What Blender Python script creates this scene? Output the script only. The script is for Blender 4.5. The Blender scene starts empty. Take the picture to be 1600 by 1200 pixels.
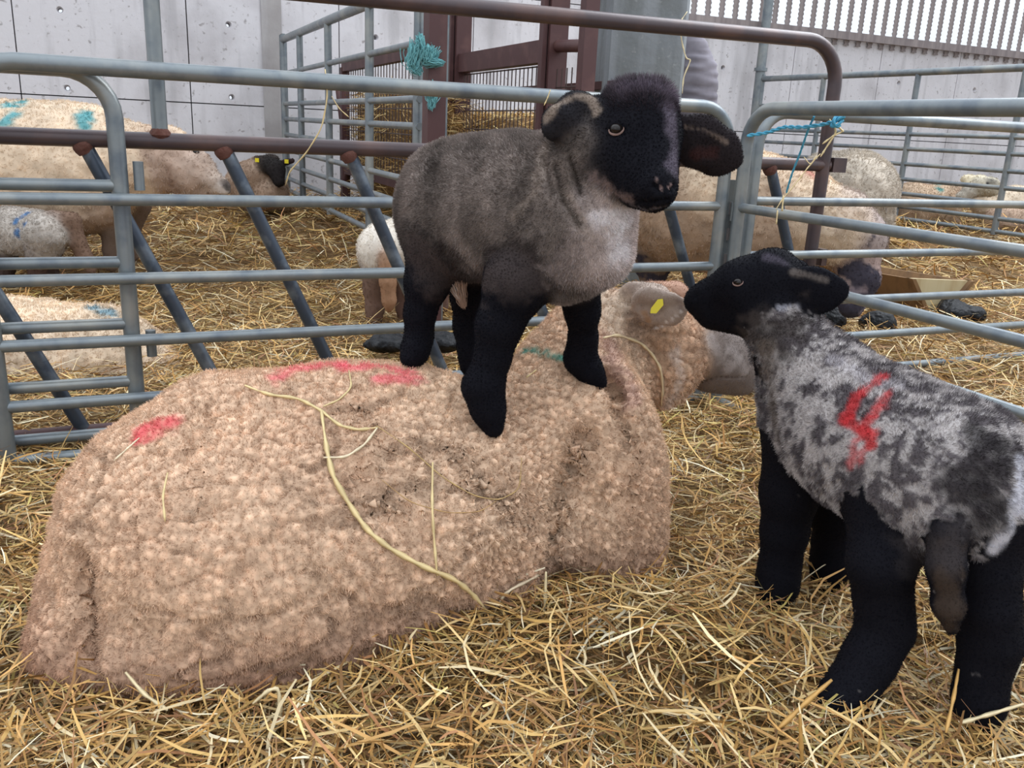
import bpy, math, random
import numpy as np
from mathutils import Vector
from mathutils.bvhtree import BVHTree

SC = bpy.context.scene
COL = SC.collection
RNG = np.random.default_rng(7)
random.seed(7)

# ------------------------------------------------------------ camera, sky, lights, exposure
F = 1350.0; CH = 0.85; PITCH = math.atan(395/1350); ROLL = 0.047
_cp, _sp, _cr, _sr = math.cos(PITCH), math.sin(PITCH), math.cos(ROLL), math.sin(ROLL)
FW = np.array([0, _cp, -_sp]); _r0 = np.array([1., 0, 0]); _u0 = np.array([0, _sp, _cp])
RT = _r0*_cr + _u0*_sr; UP = -_r0*_sr + _u0*_cr
CAMP = np.array([0, 0, CH])
cd = bpy.data.cameras.new('camera'); cam = bpy.data.objects.new('camera', cd); COL.objects.link(cam)
from mathutils import Matrix
cam.matrix_world = Matrix(((RT[0], UP[0], -FW[0], 0), (RT[1], UP[1], -FW[1], 0), (RT[2], UP[2], -FW[2], CH), (0, 0, 0, 1)))
cd.sensor_width = 36; cd.lens = F/1600*36; cd.clip_start = 0.02
SC.camera = cam
SC.view_settings.view_transform = 'Standard'; SC.view_settings.look = 'None'
SC.view_settings.gamma = 1; SC.view_settings.use_curve_mapping = False
SC.view_settings.exposure = -0.12

w = bpy.data.worlds.new('overcast_sky'); SC.world = w; w.use_nodes = True
bg = w.node_tree.nodes['Background']; bg.inputs[0].default_value = (0.86, 0.92, 1.0, 1); bg.inputs[1].default_value = 1.0
_tc = w.node_tree.nodes.new('ShaderNodeTexCoord'); _sx = w.node_tree.nodes.new('ShaderNodeSeparateXYZ'); _mr = w.node_tree.nodes.new('ShaderNodeMapRange')
_mr.inputs[1].default_value = 0.0; _mr.inputs[2].default_value = 1.0; _mr.inputs[3].default_value = 1.05; _mr.inputs[4].default_value = 2.6
w.node_tree.links.new(_tc.outputs['Generated'], _sx.inputs[0]); w.node_tree.links.new(_sx.outputs[2], _mr.inputs[0]); w.node_tree.links.new(_mr.outputs[0], bg.inputs[1])

def area(name, loc, target, sx, sy, power, color):
    l = bpy.data.lights.new(name, 'AREA'); l.shape = 'RECTANGLE'; l.size = sx; l.size_y = sy; l.energy = power; l.color = color
    o = bpy.data.objects.new(name, l); COL.objects.link(o); o.location = loc
    d = Vector(target) - Vector(loc); o.rotation_euler = d.to_track_quat('-Z', 'Y').to_euler()
    return o
area('added_rim_light', (3.6, 4.6, 4.6), (0.2, 1.6, 0.2), 4.0, 3.0, 260, (0.93, 0.96, 1.0))  # added lamp, high at back right, for top light and bright right edges
area('added_front_fill', (-2.0, -2.6, 2.6), (0.0, 1.6, 0.3), 3.0, 2.2, 22, (1.0, 0.9, 0.8))  # added warm fill from behind the camera; no opening is built there

# ------------------------------------------------------------ pixel rays to points of the place
def ray(x, y): return FW + RT*(x-800)/F - UP*(y-600)/F
def P(x, y, Y): d = ray(x, y); return CAMP + d*(Y/d[1])
def PL(x, y, a, dr):
    d = ray(x, y); n = np.array([-dr[1], dr[0]]); t = (n@np.asarray(a)[:2])/(n@d[:2]); return CAMP + d*t
def depth(p): return float((np.asarray(p)-CAMP)@FW)
def J(x, y, Y, rp):
    p = P(x, y, Y); return (p, rp/F*depth(p))
AZ = math.radians(66); E2 = np.array([math.sin(AZ), math.cos(AZ)]); N2 = np.array([-E2[1], E2[0]]); R2 = np.array([math.cos(AZ), -math.sin(AZ)])

# ------------------------------------------------------------ helpers
def mesh_obj(name, V, Fc, mat=None, origin=(0, 0, 0), parent=None, smooth=True, cols=None):
    V = np.asarray(V, float) - np.asarray(origin, float)
    me = bpy.data.meshes.new(name)
    if isinstance(Fc, np.ndarray):
        nf, k = Fc.shape
        me.vertices.add(len(V)); me.vertices.foreach_set('co', V.astype(np.float32).ravel())
        me.loops.add(nf*k); me.loops.foreach_set('vertex_index', Fc.astype(np.int32).ravel())
        me.polygons.add(nf); me.polygons.foreach_set('loop_start', np.arange(0, nf*k, k, dtype=np.int32))
        me.update(calc_edges=True)
    else:
        me.from_pydata([tuple(v) for v in V], [], Fc)
    if smooth: me.polygons.foreach_set('use_smooth', np.ones(len(me.polygons), dtype=bool))
    if cols is not None:
        a = me.color_attributes.new('col', 'FLOAT_COLOR', 'POINT')
        c = np.ones((len(V), 4), np.float32); c[:, :3] = cols; a.data.foreach_set('color', c.ravel())
    if mat: me.materials.append(mat)
    o = bpy.data.objects.new(name, me); COL.objects.link(o)
    if parent is not None:
        o.parent = parent; o.location = tuple(np.asarray(origin, float) - np.array(parent_world(parent)))
    else: o.location = tuple(origin)
    return o
def parent_world(p):
    l = Vector((0, 0, 0))
    while p is not None: l += p.location; p = p.parent
    return l
def tag(o, label=None, cat=None, group=None, kind=None):
    if label: o['label'] = label
    if cat: o['category'] = cat
    if group: o['group'] = group
    if kind: o['kind'] = kind
    return o
def empty(name, loc, label=None, cat=None, group=None, kind=None):
    o = bpy.data.objects.new(name, None); COL.objects.link(o); o.location = tuple(loc); o.empty_display_size = 0.1
    return tag(o, label, cat, group, kind)
class MB:
    def __init__(s): s.v = []; s.f = []
    def add(s, V, Fc):
        n = len(s.v); s.v += [tuple(map(float, v)) for v in V]; s.f += [tuple(i+n for i in f) for f in Fc]; return s
    def box(s, c, half, ax=None):
        ax = np.eye(3) if ax is None else ax; c = np.asarray(c, float)
        V = [c + ax[0]*half[0]*i + ax[1]*half[1]*j + ax[2]*half[2]*k for i in (-1, 1) for j in (-1, 1) for k in (-1, 1)]
        return s.add(V, [(0, 1, 3, 2), (4, 6, 7, 5), (0, 4, 5, 1), (2, 3, 7, 6), (0, 2, 6, 4), (1, 5, 7, 3)])
    def tube(s, pts, r, n=12, cap=True):
        pts = [np.asarray(p, float) for p in pts]; m = len(pts)
        rr = r if hasattr(r, '__len__') else [r]*m
        T = []
        for i in range(m):
            t = pts[min(i+1, m-1)] - pts[max(i-1, 0)]; T.append(t/max(np.linalg.norm(t), 1e-9))
        u = np.cross(T[0], [0.123, 0.31, 0.94]); u /= np.linalg.norm(u); V = []
        for i in range(m):
            u = u - T[i]*(u@T[i]); u /= np.linalg.norm(u); v = np.cross(T[i], u)
            for k in range(n):
                a = 2*math.pi*k/n; V.append(pts[i] + (u*math.cos(a) + v*math.sin(a))*rr[i])
        Fc = [(i*n+k, i*n+(k+1) % n, (i+1)*n+(k+1) % n, (i+1)*n+k) for i in range(m-1) for k in range(n)]
        if cap: Fc += [tuple(range(n-1, -1, -1)), tuple((m-1)*n+k for k in range(n))]
        return s.add(V, Fc)
    def build(s, name, mat, parent=None, origin=None, smooth=True):
        if origin is None: origin = parent_world(parent) if parent is not None else np.mean(s.v, axis=0)
        o = mesh_obj(name, s.v, s.f, mat, origin, parent, smooth)
        if smooth:
            try: o.data.set_sharp_from_angle(angle=0.8)
            except Exception: pass
        return o
def lift(p2, z): return np.array([p2[0], p2[1], z])
def corner(a, b, c, r, n=8):
    a, b, c = map(lambda q: np.asarray(q, float), (a, b, c))
    u = (a-b)/np.linalg.norm(a-b); v = (c-b)/np.linalg.norm(c-b)
    p0 = b+u*r; ctr = b+(u+v)*r
    return [ctr - v*r*math.cos(t)*1.0 - u*r*math.sin(t) for t in np.linspace(0, math.pi/2, n)]
def AX(dr):   # box axes for a horizontal direction
    return np.array([[dr[0], dr[1], 0], [-dr[1], dr[0], 0], [0, 0, 1.]])

# ------------------------------------------------------------ materials
def mat(name, color=(0.5, 0.5, 0.5), rough=0.6, metal=0.0, spec=0.5, vcol=False, n1=None, n2=None, bump=None, streak=None, sheen=0):
    m = bpy.data.materials.new(name); m.use_nodes = True; nt = m.node_tree; b = nt.nodes['Principled BSDF']
    b.inputs['Roughness'].default_value = rough; b.inputs['Metallic'].default_value = metal
    b.inputs['Specular IOR Level'].default_value = spec
    if sheen: b.inputs['Sheen Weight'].default_value = sheen
    tc = nt.nodes.new('ShaderNodeTexCoord'); L = nt.links.new
    if vcol:
        a = nt.nodes.new('ShaderNodeAttribute'); a.attribute_name = 'col'; src = a.outputs['Color']
    else:
        r = nt.nodes.new('ShaderNodeRGB'); r.outputs[0].default_value = (*color, 1); src = r.outputs[0]
    for spec_ in (n1, n2, streak):
        if not spec_: continue
        sc, c2, lo, hi = spec_[:4]
        mp = nt.nodes.new('ShaderNodeMapping'); L(tc.outputs['Object'], mp.inputs[0])
        if spec_ is streak: mp.inputs['Scale'].default_value = (1, 1, 0.12)
        nz = nt.nodes.new('ShaderNodeTexNoise'); nz.inputs['Scale'].default_value = sc; nz.inputs['Detail'].default_value = 5
        L(mp.outputs[0], nz.inputs['Vector'])
        cr = nt.nodes.new('ShaderNodeMapRange'); cr.inputs[1].default_value = lo; cr.inputs[2].default_value = hi
        L(nz.outputs['Fac'], cr.inputs[0])
        mx = nt.nodes.new('ShaderNodeMix'); mx.data_type = 'RGBA'; L(cr.outputs[0], mx.inputs[0]); L(src, mx.inputs[6]); mx.inputs[7].default_value = (*c2, 1)
        src = mx.outputs[2]
    L(src, b.inputs['Base Color'])
    if bump:
        sc, st, dist = bump
        nz = nt.nodes.new('ShaderNodeTexNoise'); nz.inputs['Scale'].default_value = sc; nz.inputs['Detail'].default_value = 6
        L(tc.outputs['Object'], nz.inputs['Vector'])
        bp = nt.nodes.new('ShaderNodeBump'); bp.inputs['Strength'].default_value = st; bp.inputs['Distance'].default_value = dist
        L(nz.outputs['Fac'], bp.inputs['Height']); L(bp.outputs[0], b.inputs['Normal'])
    return m
M = {}
M['galv'] = mat('galvanised_steel', (0.195, 0.22, 0.23), 0.36, 0.45, n1=(18, (0.13, 0.155, 0.18), 0.45, 0.7), n2=(5, (0.33, 0.33, 0.30), 0.5, 0.75), bump=(60, 0.15, 0.002))
M['galvdark'] = mat('dull_blue_steel', (0.055, 0.07, 0.095), 0.4, 0.5, n1=(15, (0.2, 0.23, 0.26), 0.5, 0.75), bump=(60, 0.15, 0.002))
M['brownrail'] = mat('brown_worn_paint', (0.062, 0.044, 0.047), 0.36, 0.25, n1=(9, (0.12, 0.07, 0.06), 0.45, 0.75), bump=(40, 0.15, 0.002))
M['rust'] = mat('rust', (0.105, 0.042, 0.03), 0.9, n1=(60, (0.09, 0.03, 0.02), 0.4, 0.65), bump=(90, 0.8, 0.006))
M['redbrown'] = mat('red_oxide_paint', (0.065, 0.024, 0.024), 0.6, n1=(8, (0.12, 0.055, 0.048), 0.5, 0.8), bump=(30, 0.2, 0.003))
M['concrete'] = mat('board_marked_concrete', (0.60, 0.585, 0.605), 0.9, n1=(2.2, (0.36, 0.34, 0.35), 0.5, 0.85), n2=(30, (0.33, 0.31, 0.31), 0.62, 0.72), streak=(9, (0.36, 0.35, 0.36), 0.52, 0.8), bump=(25, 0.25, 0.01))
M['stained'] = mat('stained_concrete', (0.34, 0.325, 0.32), 0.9, n1=(3, (0.22, 0.2, 0.2), 0.45, 0.8), streak=(9, (0.45, 0.44, 0.45), 0.5, 0.8), bump=(25, 0.25, 0.01))
M['seam'] = mat('dark_joint', (0.16, 0.15, 0.15), 0.95)
M['column'] = mat('weathered_column', (0.15, 0.165, 0.175), 0.8, n1=(3, (0.10, 0.105, 0.095), 0.45, 0.75), n2=(40, (0.2, 0.21, 0.21), 0.62, 0.72), streak=(8, (0.25, 0.27, 0.29), 0.5, 0.8), bump=(30, 0.3, 0.01))
M['timber'] = mat('grey_boarding', (0.20, 0.17, 0.17), 0.85, streak=(20, (0.30, 0.26, 0.25), 0.4, 0.7))
M['pale'] = mat('pale_new_timber', (0.50, 0.42, 0.25), 0.75, streak=(25, (0.42, 0.32, 0.17), 0.45, 0.7))
M['brownwood'] = mat('brown_stained_timber', (0.20, 0.11, 0.045), 0.8, streak=(25, (0.13, 0.07, 0.03), 0.45, 0.7))
M['straw'] = mat('straw', vcol=True, rough=0.55, spec=0.35)
M['bed'] = mat('trodden_straw_bed', (0.17, 0.095, 0.035), 0.95, n1=(40, (0.30, 0.18, 0.07), 0.45, 0.62), bump=(60, 1.0, 0.02))
M['blackgloss'] = mat('wet_black', (0.004, 0.005, 0.007), 0.5, 0.0, 0.25, n1=(30, (0.02, 0.02, 0.022), 0.5, 0.7), bump=(25, 1.0, 0.02))
M['rope'] = mat('blue_twine', (0.06, 0.32, 0.48), 0.7)
M['teal'] = mat('teal_frayed_twine', (0.2, 0.42, 0.42), 0.8)
M['yellow'] = mat('yellow_plastic', (0.75, 0.62, 0.02), 0.4)
M['eye'] = mat('wet_eye', (0.010, 0.007, 0.006), 0.16, 0.0, 0.28)
M['eyelid'] = mat('eye_rim', (0.22, 0.14, 0.12), 0.5)
M['skin'] = mat('animal_coat', vcol=True, rough=0.85, spec=0.12)
M['hair'] = mat('animal_hair', vcol=True, rough=0.8, spec=0.08)
M['sack'] = mat('grey_cloth', (0.15, 0.14, 0.165), 0.9, n1=(6, (0.26, 0.245, 0.28), 0.4, 0.7))
M['wire'] = mat('brown_wire', (0.07, 0.045, 0.04), 0.6, 0.3)

# ------------------------------------------------------------ ground
def gz(x, y):
    x = np.asarray(x, float); y = np.asarray(y, float)
    t = np.clip((y-3.6)/3.4, 0, 1); base = 0.27*t*t*(3-2*t)
    b = 0.012*np.sin(5.1*x+1.3)*np.cos(4.3*y+0.4) + 0.010*np.sin(11.3*x+2.1*y) + 0.008*np.cos(9.1*y-6.7*x+1.0)
    mound = 0.05*np.exp(-(((x-0.28)/0.28)**2 + ((y-1.34)/0.13)**2))
    return base + b*(1+t*1.5) + mound - 0.012
def build_ground():
    xs = np.concatenate([np.arange(-9, -2, 0.25), np.arange(-2, 2.2, 0.05), np.arange(2.2, 9.6, 0.25)])
    ys = np.concatenate([np.arange(-2.5, 0.8, 0.3), np.arange(0.8, 4, 0.05), np.arange(4, 12.6, 0.25)])
    X, Y = np.meshgrid(xs, ys, indexing='ij'); Z = gz(X, Y) - 0.02
    V = np.stack([X, Y, Z], -1).reshape(-1, 3); ny = len(ys)
    i, j = np.meshgrid(np.arange(len(xs)-1), np.arange(ny-1), indexing='ij'); a = (i*ny+j).ravel()
    Fq = np.stack([a, a+ny, a+ny+1, a+1], -1)
    o = mesh_obj('floor', V, Fq, M['bed']); tag(o, kind='structure')
build_ground()

STRAWC = np.array([(0.62, 0.41, 0.16), (0.72, 0.53, 0.27), (0.50, 0.29, 0.10), (0.82, 0.68, 0.46), (0.36, 0.18, 0.06), (0.58, 0.34, 0.13), (0.90, 0.82, 0.66), (0.40, 0.20, 0.10), (0.52, 0.42, 0.15), (0.26, 0.14, 0.06)])
STRAWP = np.array([.19, .16, .17, .09, .10, .12, .04, .06, .04, .03])
def ribbons(cx, cy, cz, yaw, L, Wd, segs, pitch, bend, roll, cols):
    n = len(cx); k = segs+1
    t = np.linspace(-0.5, 0.5, k)
    V = np.zeros((n, k, 2, 3))
    ya = yaw[:, None] + bend[:, None]*t[None, :]*1.6
    step = (L/segs)[:, None]
    dx = np.cos(ya)*np.cos(pitch)[:, None]*step; dy = np.sin(ya)*np.cos(pitch)[:, None]*step
    x = np.cumsum(dx, 1) - dx; y = np.cumsum(dy, 1) - dy
    x += cx[:, None] - x.mean(1, keepdims=True); y += cy[:, None] - y.mean(1, keepdims=True)
    z = cz[:, None] + np.sin(pitch)[:, None]*L[:, None]*t[None, :] + (0.25-t[None, :]**2)*(RNG.uniform(-.25, .45, n)*L)[:, None]*0.5
    sx = -np.sin(ya)*np.cos(roll)[:, None]; sy = np.cos(ya)*np.cos(roll)[:, None]; sz = np.sin(roll)[:, None]*np.ones_like(sx)
    taper = np.where(np.abs(t) > 0.45, 0.55, 1.0)[None, :]
    hw = 0.5*Wd[:, None]*taper
    for q, sg in ((0, -1), (1, 1)):
        V[:, :, q, 0] = x+sg*sx*hw; V[:, :, q, 1] = y+sg*sy*hw; V[:, :, q, 2] = z+sg*sz*hw
    base = (np.arange(n)*k*2)[:, None] + (np.arange(segs)*2)[None, :]
    Fq = np.stack([base, base+1, base+3, base+2], -1).reshape(-1, 4)
    C = np.repeat(cols, k*2, axis=0)
    return V.reshape(-1, 3), Fq, C
def straw_cols(n):
    c = STRAWC[RNG.choice(len(STRAWC), n, p=STRAWP)]
    return np.clip(c*RNG.uniform(0.6, 1.15, (n, 1)), 0, 1)
def straw_patch(name, n, region, Lr, Wr, segs, hz, parent, lean=0.25):
    x, y = region(n); n = len(x)
    L = RNG.uniform(*Lr, n)*RNG.uniform(0.5, 1, n); Wd = RNG.uniform(*Wr, n)
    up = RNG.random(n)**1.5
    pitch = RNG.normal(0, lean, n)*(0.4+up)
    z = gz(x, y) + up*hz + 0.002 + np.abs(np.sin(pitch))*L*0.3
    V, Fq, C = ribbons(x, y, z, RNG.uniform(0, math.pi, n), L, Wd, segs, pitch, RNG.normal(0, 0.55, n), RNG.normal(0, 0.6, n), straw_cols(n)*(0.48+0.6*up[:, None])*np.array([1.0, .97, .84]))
    o = mesh_obj(name, V, Fq, M['straw'], parent=None, smooth=False, cols=C)
    return o
def fan(y0, y1, margin=1.25, pw=1.0):
    def f(n):
        u = RNG.random(n)**pw; y = y0+(y1-y0)*u
        x = RNG.uniform(-1, 1, n)*(y*0.62*margin+0.3)
        wl = 7.1 + (x+1.95)*(E2[1]/E2[0]) - 0.1
        ok = y < wl
        return x[ok], y[ok]
    return f

# ------------------------------------------------------------ walls
W0 = np.array([-1.95, 7.1])
def WP(s, off, z): q = W0 + E2*s + N2*off; return np.array([q[0], q[1], z])
def wall_panel(parent, s0, s1, z0, z1, holes):
    g = 0.004; s0 += g; s1 -= g; z0 += g; z1 -= g
    mb = MB(); ss = sorted([s0, s1] + [h[0]-.05 for h in holes] + [h[0]+.05 for h in holes]); zs = sorted(set([z0, z1] + [h[1]-.05 for h in holes] + [h[1]+.05 for h in holes]))
    for a, b in zip(ss[:-1], ss[1:]):
        for c, d in zip(zs[:-1], zs[1:]):
            hole = [h for h in holes if abs((a+b)/2-h[0]) < .02 and abs((c+d)/2-h[1]) < .02]
            if not hole: mb.add([WP(a, 0, c), WP(b, 0, c), WP(b, 0, d), WP(a, 0, d)], [(0, 1, 2, 3)])
            else:
                h = hole[0]; n = 12; V = []
                for k in range(n):
                    t = 2*math.pi*(k+.5)/n; cx, sx = math.cos(t), math.sin(t); m_ = .05/max(abs(cx), abs(sx))
                    V.append(WP(h[0]+cx*m_, 0, h[1]+sx*m_))
                V2 = [WP(h[0]+math.cos(2*math.pi*(k+.5)/n)*.024, 0, h[1]+math.sin(2*math.pi*(k+.5)/n)*.024) for k in range(n)]
                V3 = [WP(h[0]+math.cos(2*math.pi*(k+.5)/n)*.014, .03, h[1]+math.sin(2*math.pi*(k+.5)/n)*.014) for k in range(n)]
                V4 = [WP(h[0]+math.cos(2*math.pi*(k+.5)/n)*.014, .12, h[1]+math.sin(2*math.pi*(k+.5)/n)*.014) for k in range(n)]
                fc = []
                for r_ in range(3):
                    fc += [(r_*n+k, r_*n+(k+1) % n, (r_+1)*n+(k+1) % n, (r_+1)*n+k) for k in range(n)]
                corners = [WP(a, 0, c), WP(b, 0, c), WP(b, 0, d), WP(a, 0, d)]
                base = 4*n
                mb.add(V+V2+V3+V4+corners, fc)
    mb.add([WP(s0, 0, z0), WP(s1, 0, z0), WP(s1, .12, z0), WP(s0, .12, z0), WP(s0, 0, z1), WP(s1, 0, z1), WP(s1, .12, z1), WP(s0, .12, z1)], [(0, 3, 2, 1), (4, 5, 6, 7), (0, 4, 7, 3), (1, 2, 6, 5)])
    o = mb.build('concrete_panel', M['concrete'], parent, smooth=False)
    return o
wall = empty('wall_back', WP(0, 0, 0), kind='structure')
s = -6.28
while s < 10.5:
    mid_x = WP(s+.565, 0, 0)[0]
    top = 2.75 if mid_x < 0.9 else 1.93
    wall_panel(wall, s, s+1.13, -0.1, .945, [])
    wall_panel(wall, s, s+1.13, .945, 1.93, [(s+.295, 1.52), (s+.295, 1.0)])
    if top > 2: wall_panel(wall, s, s+1.13, 1.93, top, [])
    s += 1.13
# dark backing behind the joints, kept clear of the tie holes
mb = MB()
for k in range(16):
    sk = -6.28+1.13*k; tk = 2.6 if WP(sk, 0, 0)[0] < .9 else 1.88
    mb.box(WP(sk, .07, (tk-.1)/2), (.03, .01, (tk+.1)/2), AX(E2))
mb.box(WP(2.5, .07, .945), (8.2, .01, .02), AX(E2)); mb.box(WP(-2.0, .07, 1.93), (3.5, .01, .02), AX(E2))
mb.build('joint_backing', M['seam'], wall, smooth=False)
MB().box(WP(-.02, -.004, 1.3), (.075, .006, 1.44), AX(E2)).build('pilaster', M['stained'], wall, smooth=False)
# boarding above the right part of the wall
mbx = MB().box(WP(6.7, -.05, 1.915), (3.95, .018, .036), AX(E2)); mbx.build('boarding_rail', M['timber'], wall, smooth=False)
k = 0; s = 2.85
slat_me = None
while s < 10.5:
    n = 46; h = 0.04; V = []; 
    if slat_me is None:
        mb = MB(); pts = []
        for i in range(n+1):
            z = 1.83 + i*h*1.0
            for q, (dz, wv) in enumerate(((0, .034), (.5*h, .023))):
                pts.append((z+dz, wv))
        m = len(pts); V = []
        base = WP(s, 0, 0)
        for z, wv in pts:
            for off in (-.022, -.012):
                V.append(WP(s-wv, off, z)); V.append(WP(s+wv, off, z))
        Fq = []
        for i in range(m-1):
            a = i*4; b = a+4
            Fq += [(a, a+1, b+1, b), (a+3, a+2, b+2, b+3), (a+2, a, b, b+2), (a+1, a+3, b+3, b+1)]
        mb.add(V, Fq)
        so = mb.build('slat', M['timber'], wall, origin=WP(s, 0, 0), smooth=False); slat_me = so
    else:
        c = slat_me.copy(); COL.objects.link(c); d = WP(s, 0, 0) - np.array(parent_world(wall)); c.location = tuple(d)
    s += .155
# ------------------------------------------------------------ steel uprights and column
colm = MB(); cb = np.array([0.585, 4.95])
hw = .21
prof = [(-hw, -hw+.02), (-hw+.02, -hw), (hw-.02, -hw), (hw, -hw+.02), (hw, hw-.02), (hw-.02, hw), (-hw+.02, hw), (-hw, hw-.02)]
ax2 = (np.array([math.cos(.12), math.sin(.12)]), np.array([-math.sin(.12), math.cos(.12)]))
V = []
for z in (-.05, .9, 1.8, 3.0):
    for a, b in prof:
        q = cb + ax2[0]*a + ax2[1]*b; V.append((q[0], q[1], z))
colm.add(V, [(i*8+k, i*8+(k+1) % 8, (i+1)*8+(k+1) % 8, (i+1)*8+k) for i in range(3) for k in range(8)] + [tuple(range(24, 32))])
o = colm.build('column', M['column'], origin=(cb[0], cb[1], 0), smooth=False); tag(o, 'square grey weathered concrete column standing behind the grey lamb', 'column')
pp = np.array([2.22, 8.75])
o = MB().tube([lift(pp, 0.0), lift(pp, 3.2)], .045, 14).build('steel_post', M['galv'], origin=lift(pp, 0)); tag(o, 'tall pale steel pole rising past the far right gate', 'post')
MB().tube([lift(pp, 1.50), lift(pp, 1.53)], .062, 14).build('collar', M['galv'], o)

# ------------------------------------------------------------ hurdles and gates
def hurdle(o2, dr, L, label, r=.0205, x0_bend=True, x1_bend=True, stiles=(), zs=(.645, .45, .29, .135, -.008), top=.95, mats='galv', loops=()):
    e = empty('sheep_hurdle', lift(o2, 0), label, 'hurdle')
    Q = lambda s, z, off=0: np.array([o2[0]+dr[0]*s - dr[1]*off, o2[1]+dr[1]*s + dr[0]*off, z])
    path = [Q(0, zs[-1])]
    path += corner(Q(0, zs[-1]), Q(0, top), Q(L, top), .11)
    path += corner(Q(0, top), Q(L, top), Q(L, zs[-1]), .11)
    path += [Q(L, zs[-1])]
    MB().tube(path, r, 14).build('frame', M[mats], e)
    for z in zs: MB().tube([Q(.01, z), Q(L-.01, z)], r*.74, 12).build('rail', M[mats], e)
    for s_ in stiles: MB().box(Q(s_, (top+zs[-1])/2), (.004, .018, (top-zs[-1])/2-.02), AX(dr)).build('upright_bar', M[mats], e, smooth=False)
    for s_, z, off in loops:
        MB().tube([Q(s_, z-.035, off), Q(s_, z+.035, off)], .013, 12).build('hinge_socket', M[mats], e)
    return e
A2 = np.array([-1.2, 2.05])
def onL(x): return PL(x, 400, A2, E2)[:2]
l0 = onL(2) + N2*0; l1 = onL(1118); l0 = PL(8, 680, A2, E2)[:2]
Lh = hurdle(l0, E2, float(np.linalg.norm(l1-l0)), 'long galvanised hurdle running behind the resting ewe', stiles=())
m0 = PL(196, 400, A2, E2)[:2] + N2*.045
hurdle(m0 - E2*1.85, E2, 1.85, 'galvanised hurdle end overlapping the long one at the far left', loops=((1.85+.045, .70, 0), (1.85+.045, .27, 0)), zs=(.675, .485, .325, .17, .03), top=.945)
cR = np.array([.705, 2.87])
hurdle(cR + R2*.01, R2, 1.9, 'galvanised hurdle running from the hinge post past the speckled lamb', loops=((-.03, .6, .02), (-.03, .35, .02)))
cS = onL(1178) + N2*.05
Sh = hurdle(cS, E2, 2.1, 'galvanised hurdle continuing to the right behind the speckled lamb', zs=(.66, .475, .305, .165, .03))
# slotted flat hinge strap between the hurdles
hg = onL(1132)
e = empty('hinge_strap', lift(hg, 0), 'slotted flat steel strap where three hurdles meet at the corner', 'hinge')
MB().box(lift(hg, .47), (.022, .004, .26), AX(E2)).build('strap_plate', M['galv'], e, smooth=False)
for k in range(5): MB().box(lift(hg - N2*.006, .30+k*.085), (.006, .003, .02), AX(E2)).build('slot', M['seam'], e, smooth=False)
MB().tube([lift(hg - N2*.02, .66), lift(hg - N2*.02, .60)], .010, 10).build('pin', M['galv'], e)

def big_gate(o2, dr, L, label, ups):
    e = empty('field_gate', lift(o2, 0), label, 'gate')
    Q = lambda s, z, off=0: np.array([o2[0]+dr[0]*s - dr[1]*off, o2[1]+dr[1]*s + dr[0]*off, z])
    zs = (1.19, .97, .86, .745, .63, .52, .42, .33)
    MB().tube([Q(0, 1.43), Q(L, 1.41)], .026, 14).build('top_rail', M['galv'], e)
    for z in zs: MB().tube([Q(0, z), Q(L, z-.01)], .016, 10).build('rail', M['galv'], e)
    for i, s_ in enumerate(ups): MB().tube([Q(s_, .30), Q(s_, 1.46 if i == 0 else 1.41)], .028 if i == 0 else .022, 12).build('upright', M['galv'], e)
    MB().box(Q(-.02, 1.44, 0), (.05, .012, .03), AX(dr)).build('wall_bracket', M['galv'], e, smooth=False)
    return e
big_gate(np.array([-1.84, 6.93]), R2, 3.45, 'galvanised field gate hung on the concrete wall at left', (0, .69, 1.62, 2.6, 3.42))
big_gate(np.array([2.24, 8.73]), R2, 3.6, 'galvanised field gate at far right under the slatted boarding', (0, .83, 1.85, 2.75, 3.6))

# feed barrier (brown rails, blue-grey slanting bars)
bo = A2 + N2*.12
def BP(x, y): return PL(x, y, bo, E2)
e = empty('feed_barrier', lift(bo, 0), 'brown tubular feed barrier with slanting bars behind the long hurdle', 'feed barrier')
sB = lambda p: float((p[:2]-bo)@E2)
def BQ(s, z): return np.array([bo[0]+E2[0]*s, bo[1]+E2[1]*s, z])
s_end = sB(BP(1306, 120)); s_l = -1.4
zt = 1.185; zm = .785; zb = .012
path = [BQ(s_l, zt-.03)] + corner(BQ(s_l, zt), BQ(s_end, zt+.005), BQ(s_end, .0), .14, 10) + [BQ(s_end, 0)]
MB().tube(path, .024, 16).build('top_rail', M['brownrail'], e)
MB().tube([BQ(s_l, zm), BQ(s_end+.02, zm-.003)], .0215, 16).build('middle_rail', M['brownrail'], e)
MB().tube([BQ(s_l, zb), BQ(s_end, zb)], .0215, 12).build('bottom_rail', M['redbrown'], e)
MB().box(BQ(s_end+.055, zm), (.03, .024, .025), AX(E2)).build('latch_block', M['brownrail'], e, smooth=False)
MB().box(BQ(s_end+.05, zm-.33), (.012, .02, .03), AX(E2)).build('latch_block', M['brownrail'], e, smooth=False)
ang = (sB(BP(330, 600))-sB(BP(130, 235)))/(.76-.13)
for xt, yt in ((-165, 228), (130, 228), (350, 238), (545, 248), (760, 240), (885, 250), (1025, 258), (1203, 262)):
    s0 = sB(BP(xt, yt)); 
    sb_ = MB().tube([BQ(s0, zm-.01), BQ(s0+ang*(zm-zb), zb+.01)], .0185, 12).build('slanting_bar', M['galvdark'], e)
    mb = MB(); mb.tube([BQ(s0-.006, zm-.004), BQ(s0-.003, zm-.012), BQ(s0+.0, zm-.020), BQ(s0+.003, zm-.028), BQ(s0+.007, zm-.038)], [.012, .0235, .0255, .0235, .0185], 16); w_ = mb.build('weld', M['rust'], sb_); w_['label'] = 'rusty weld'
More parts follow.
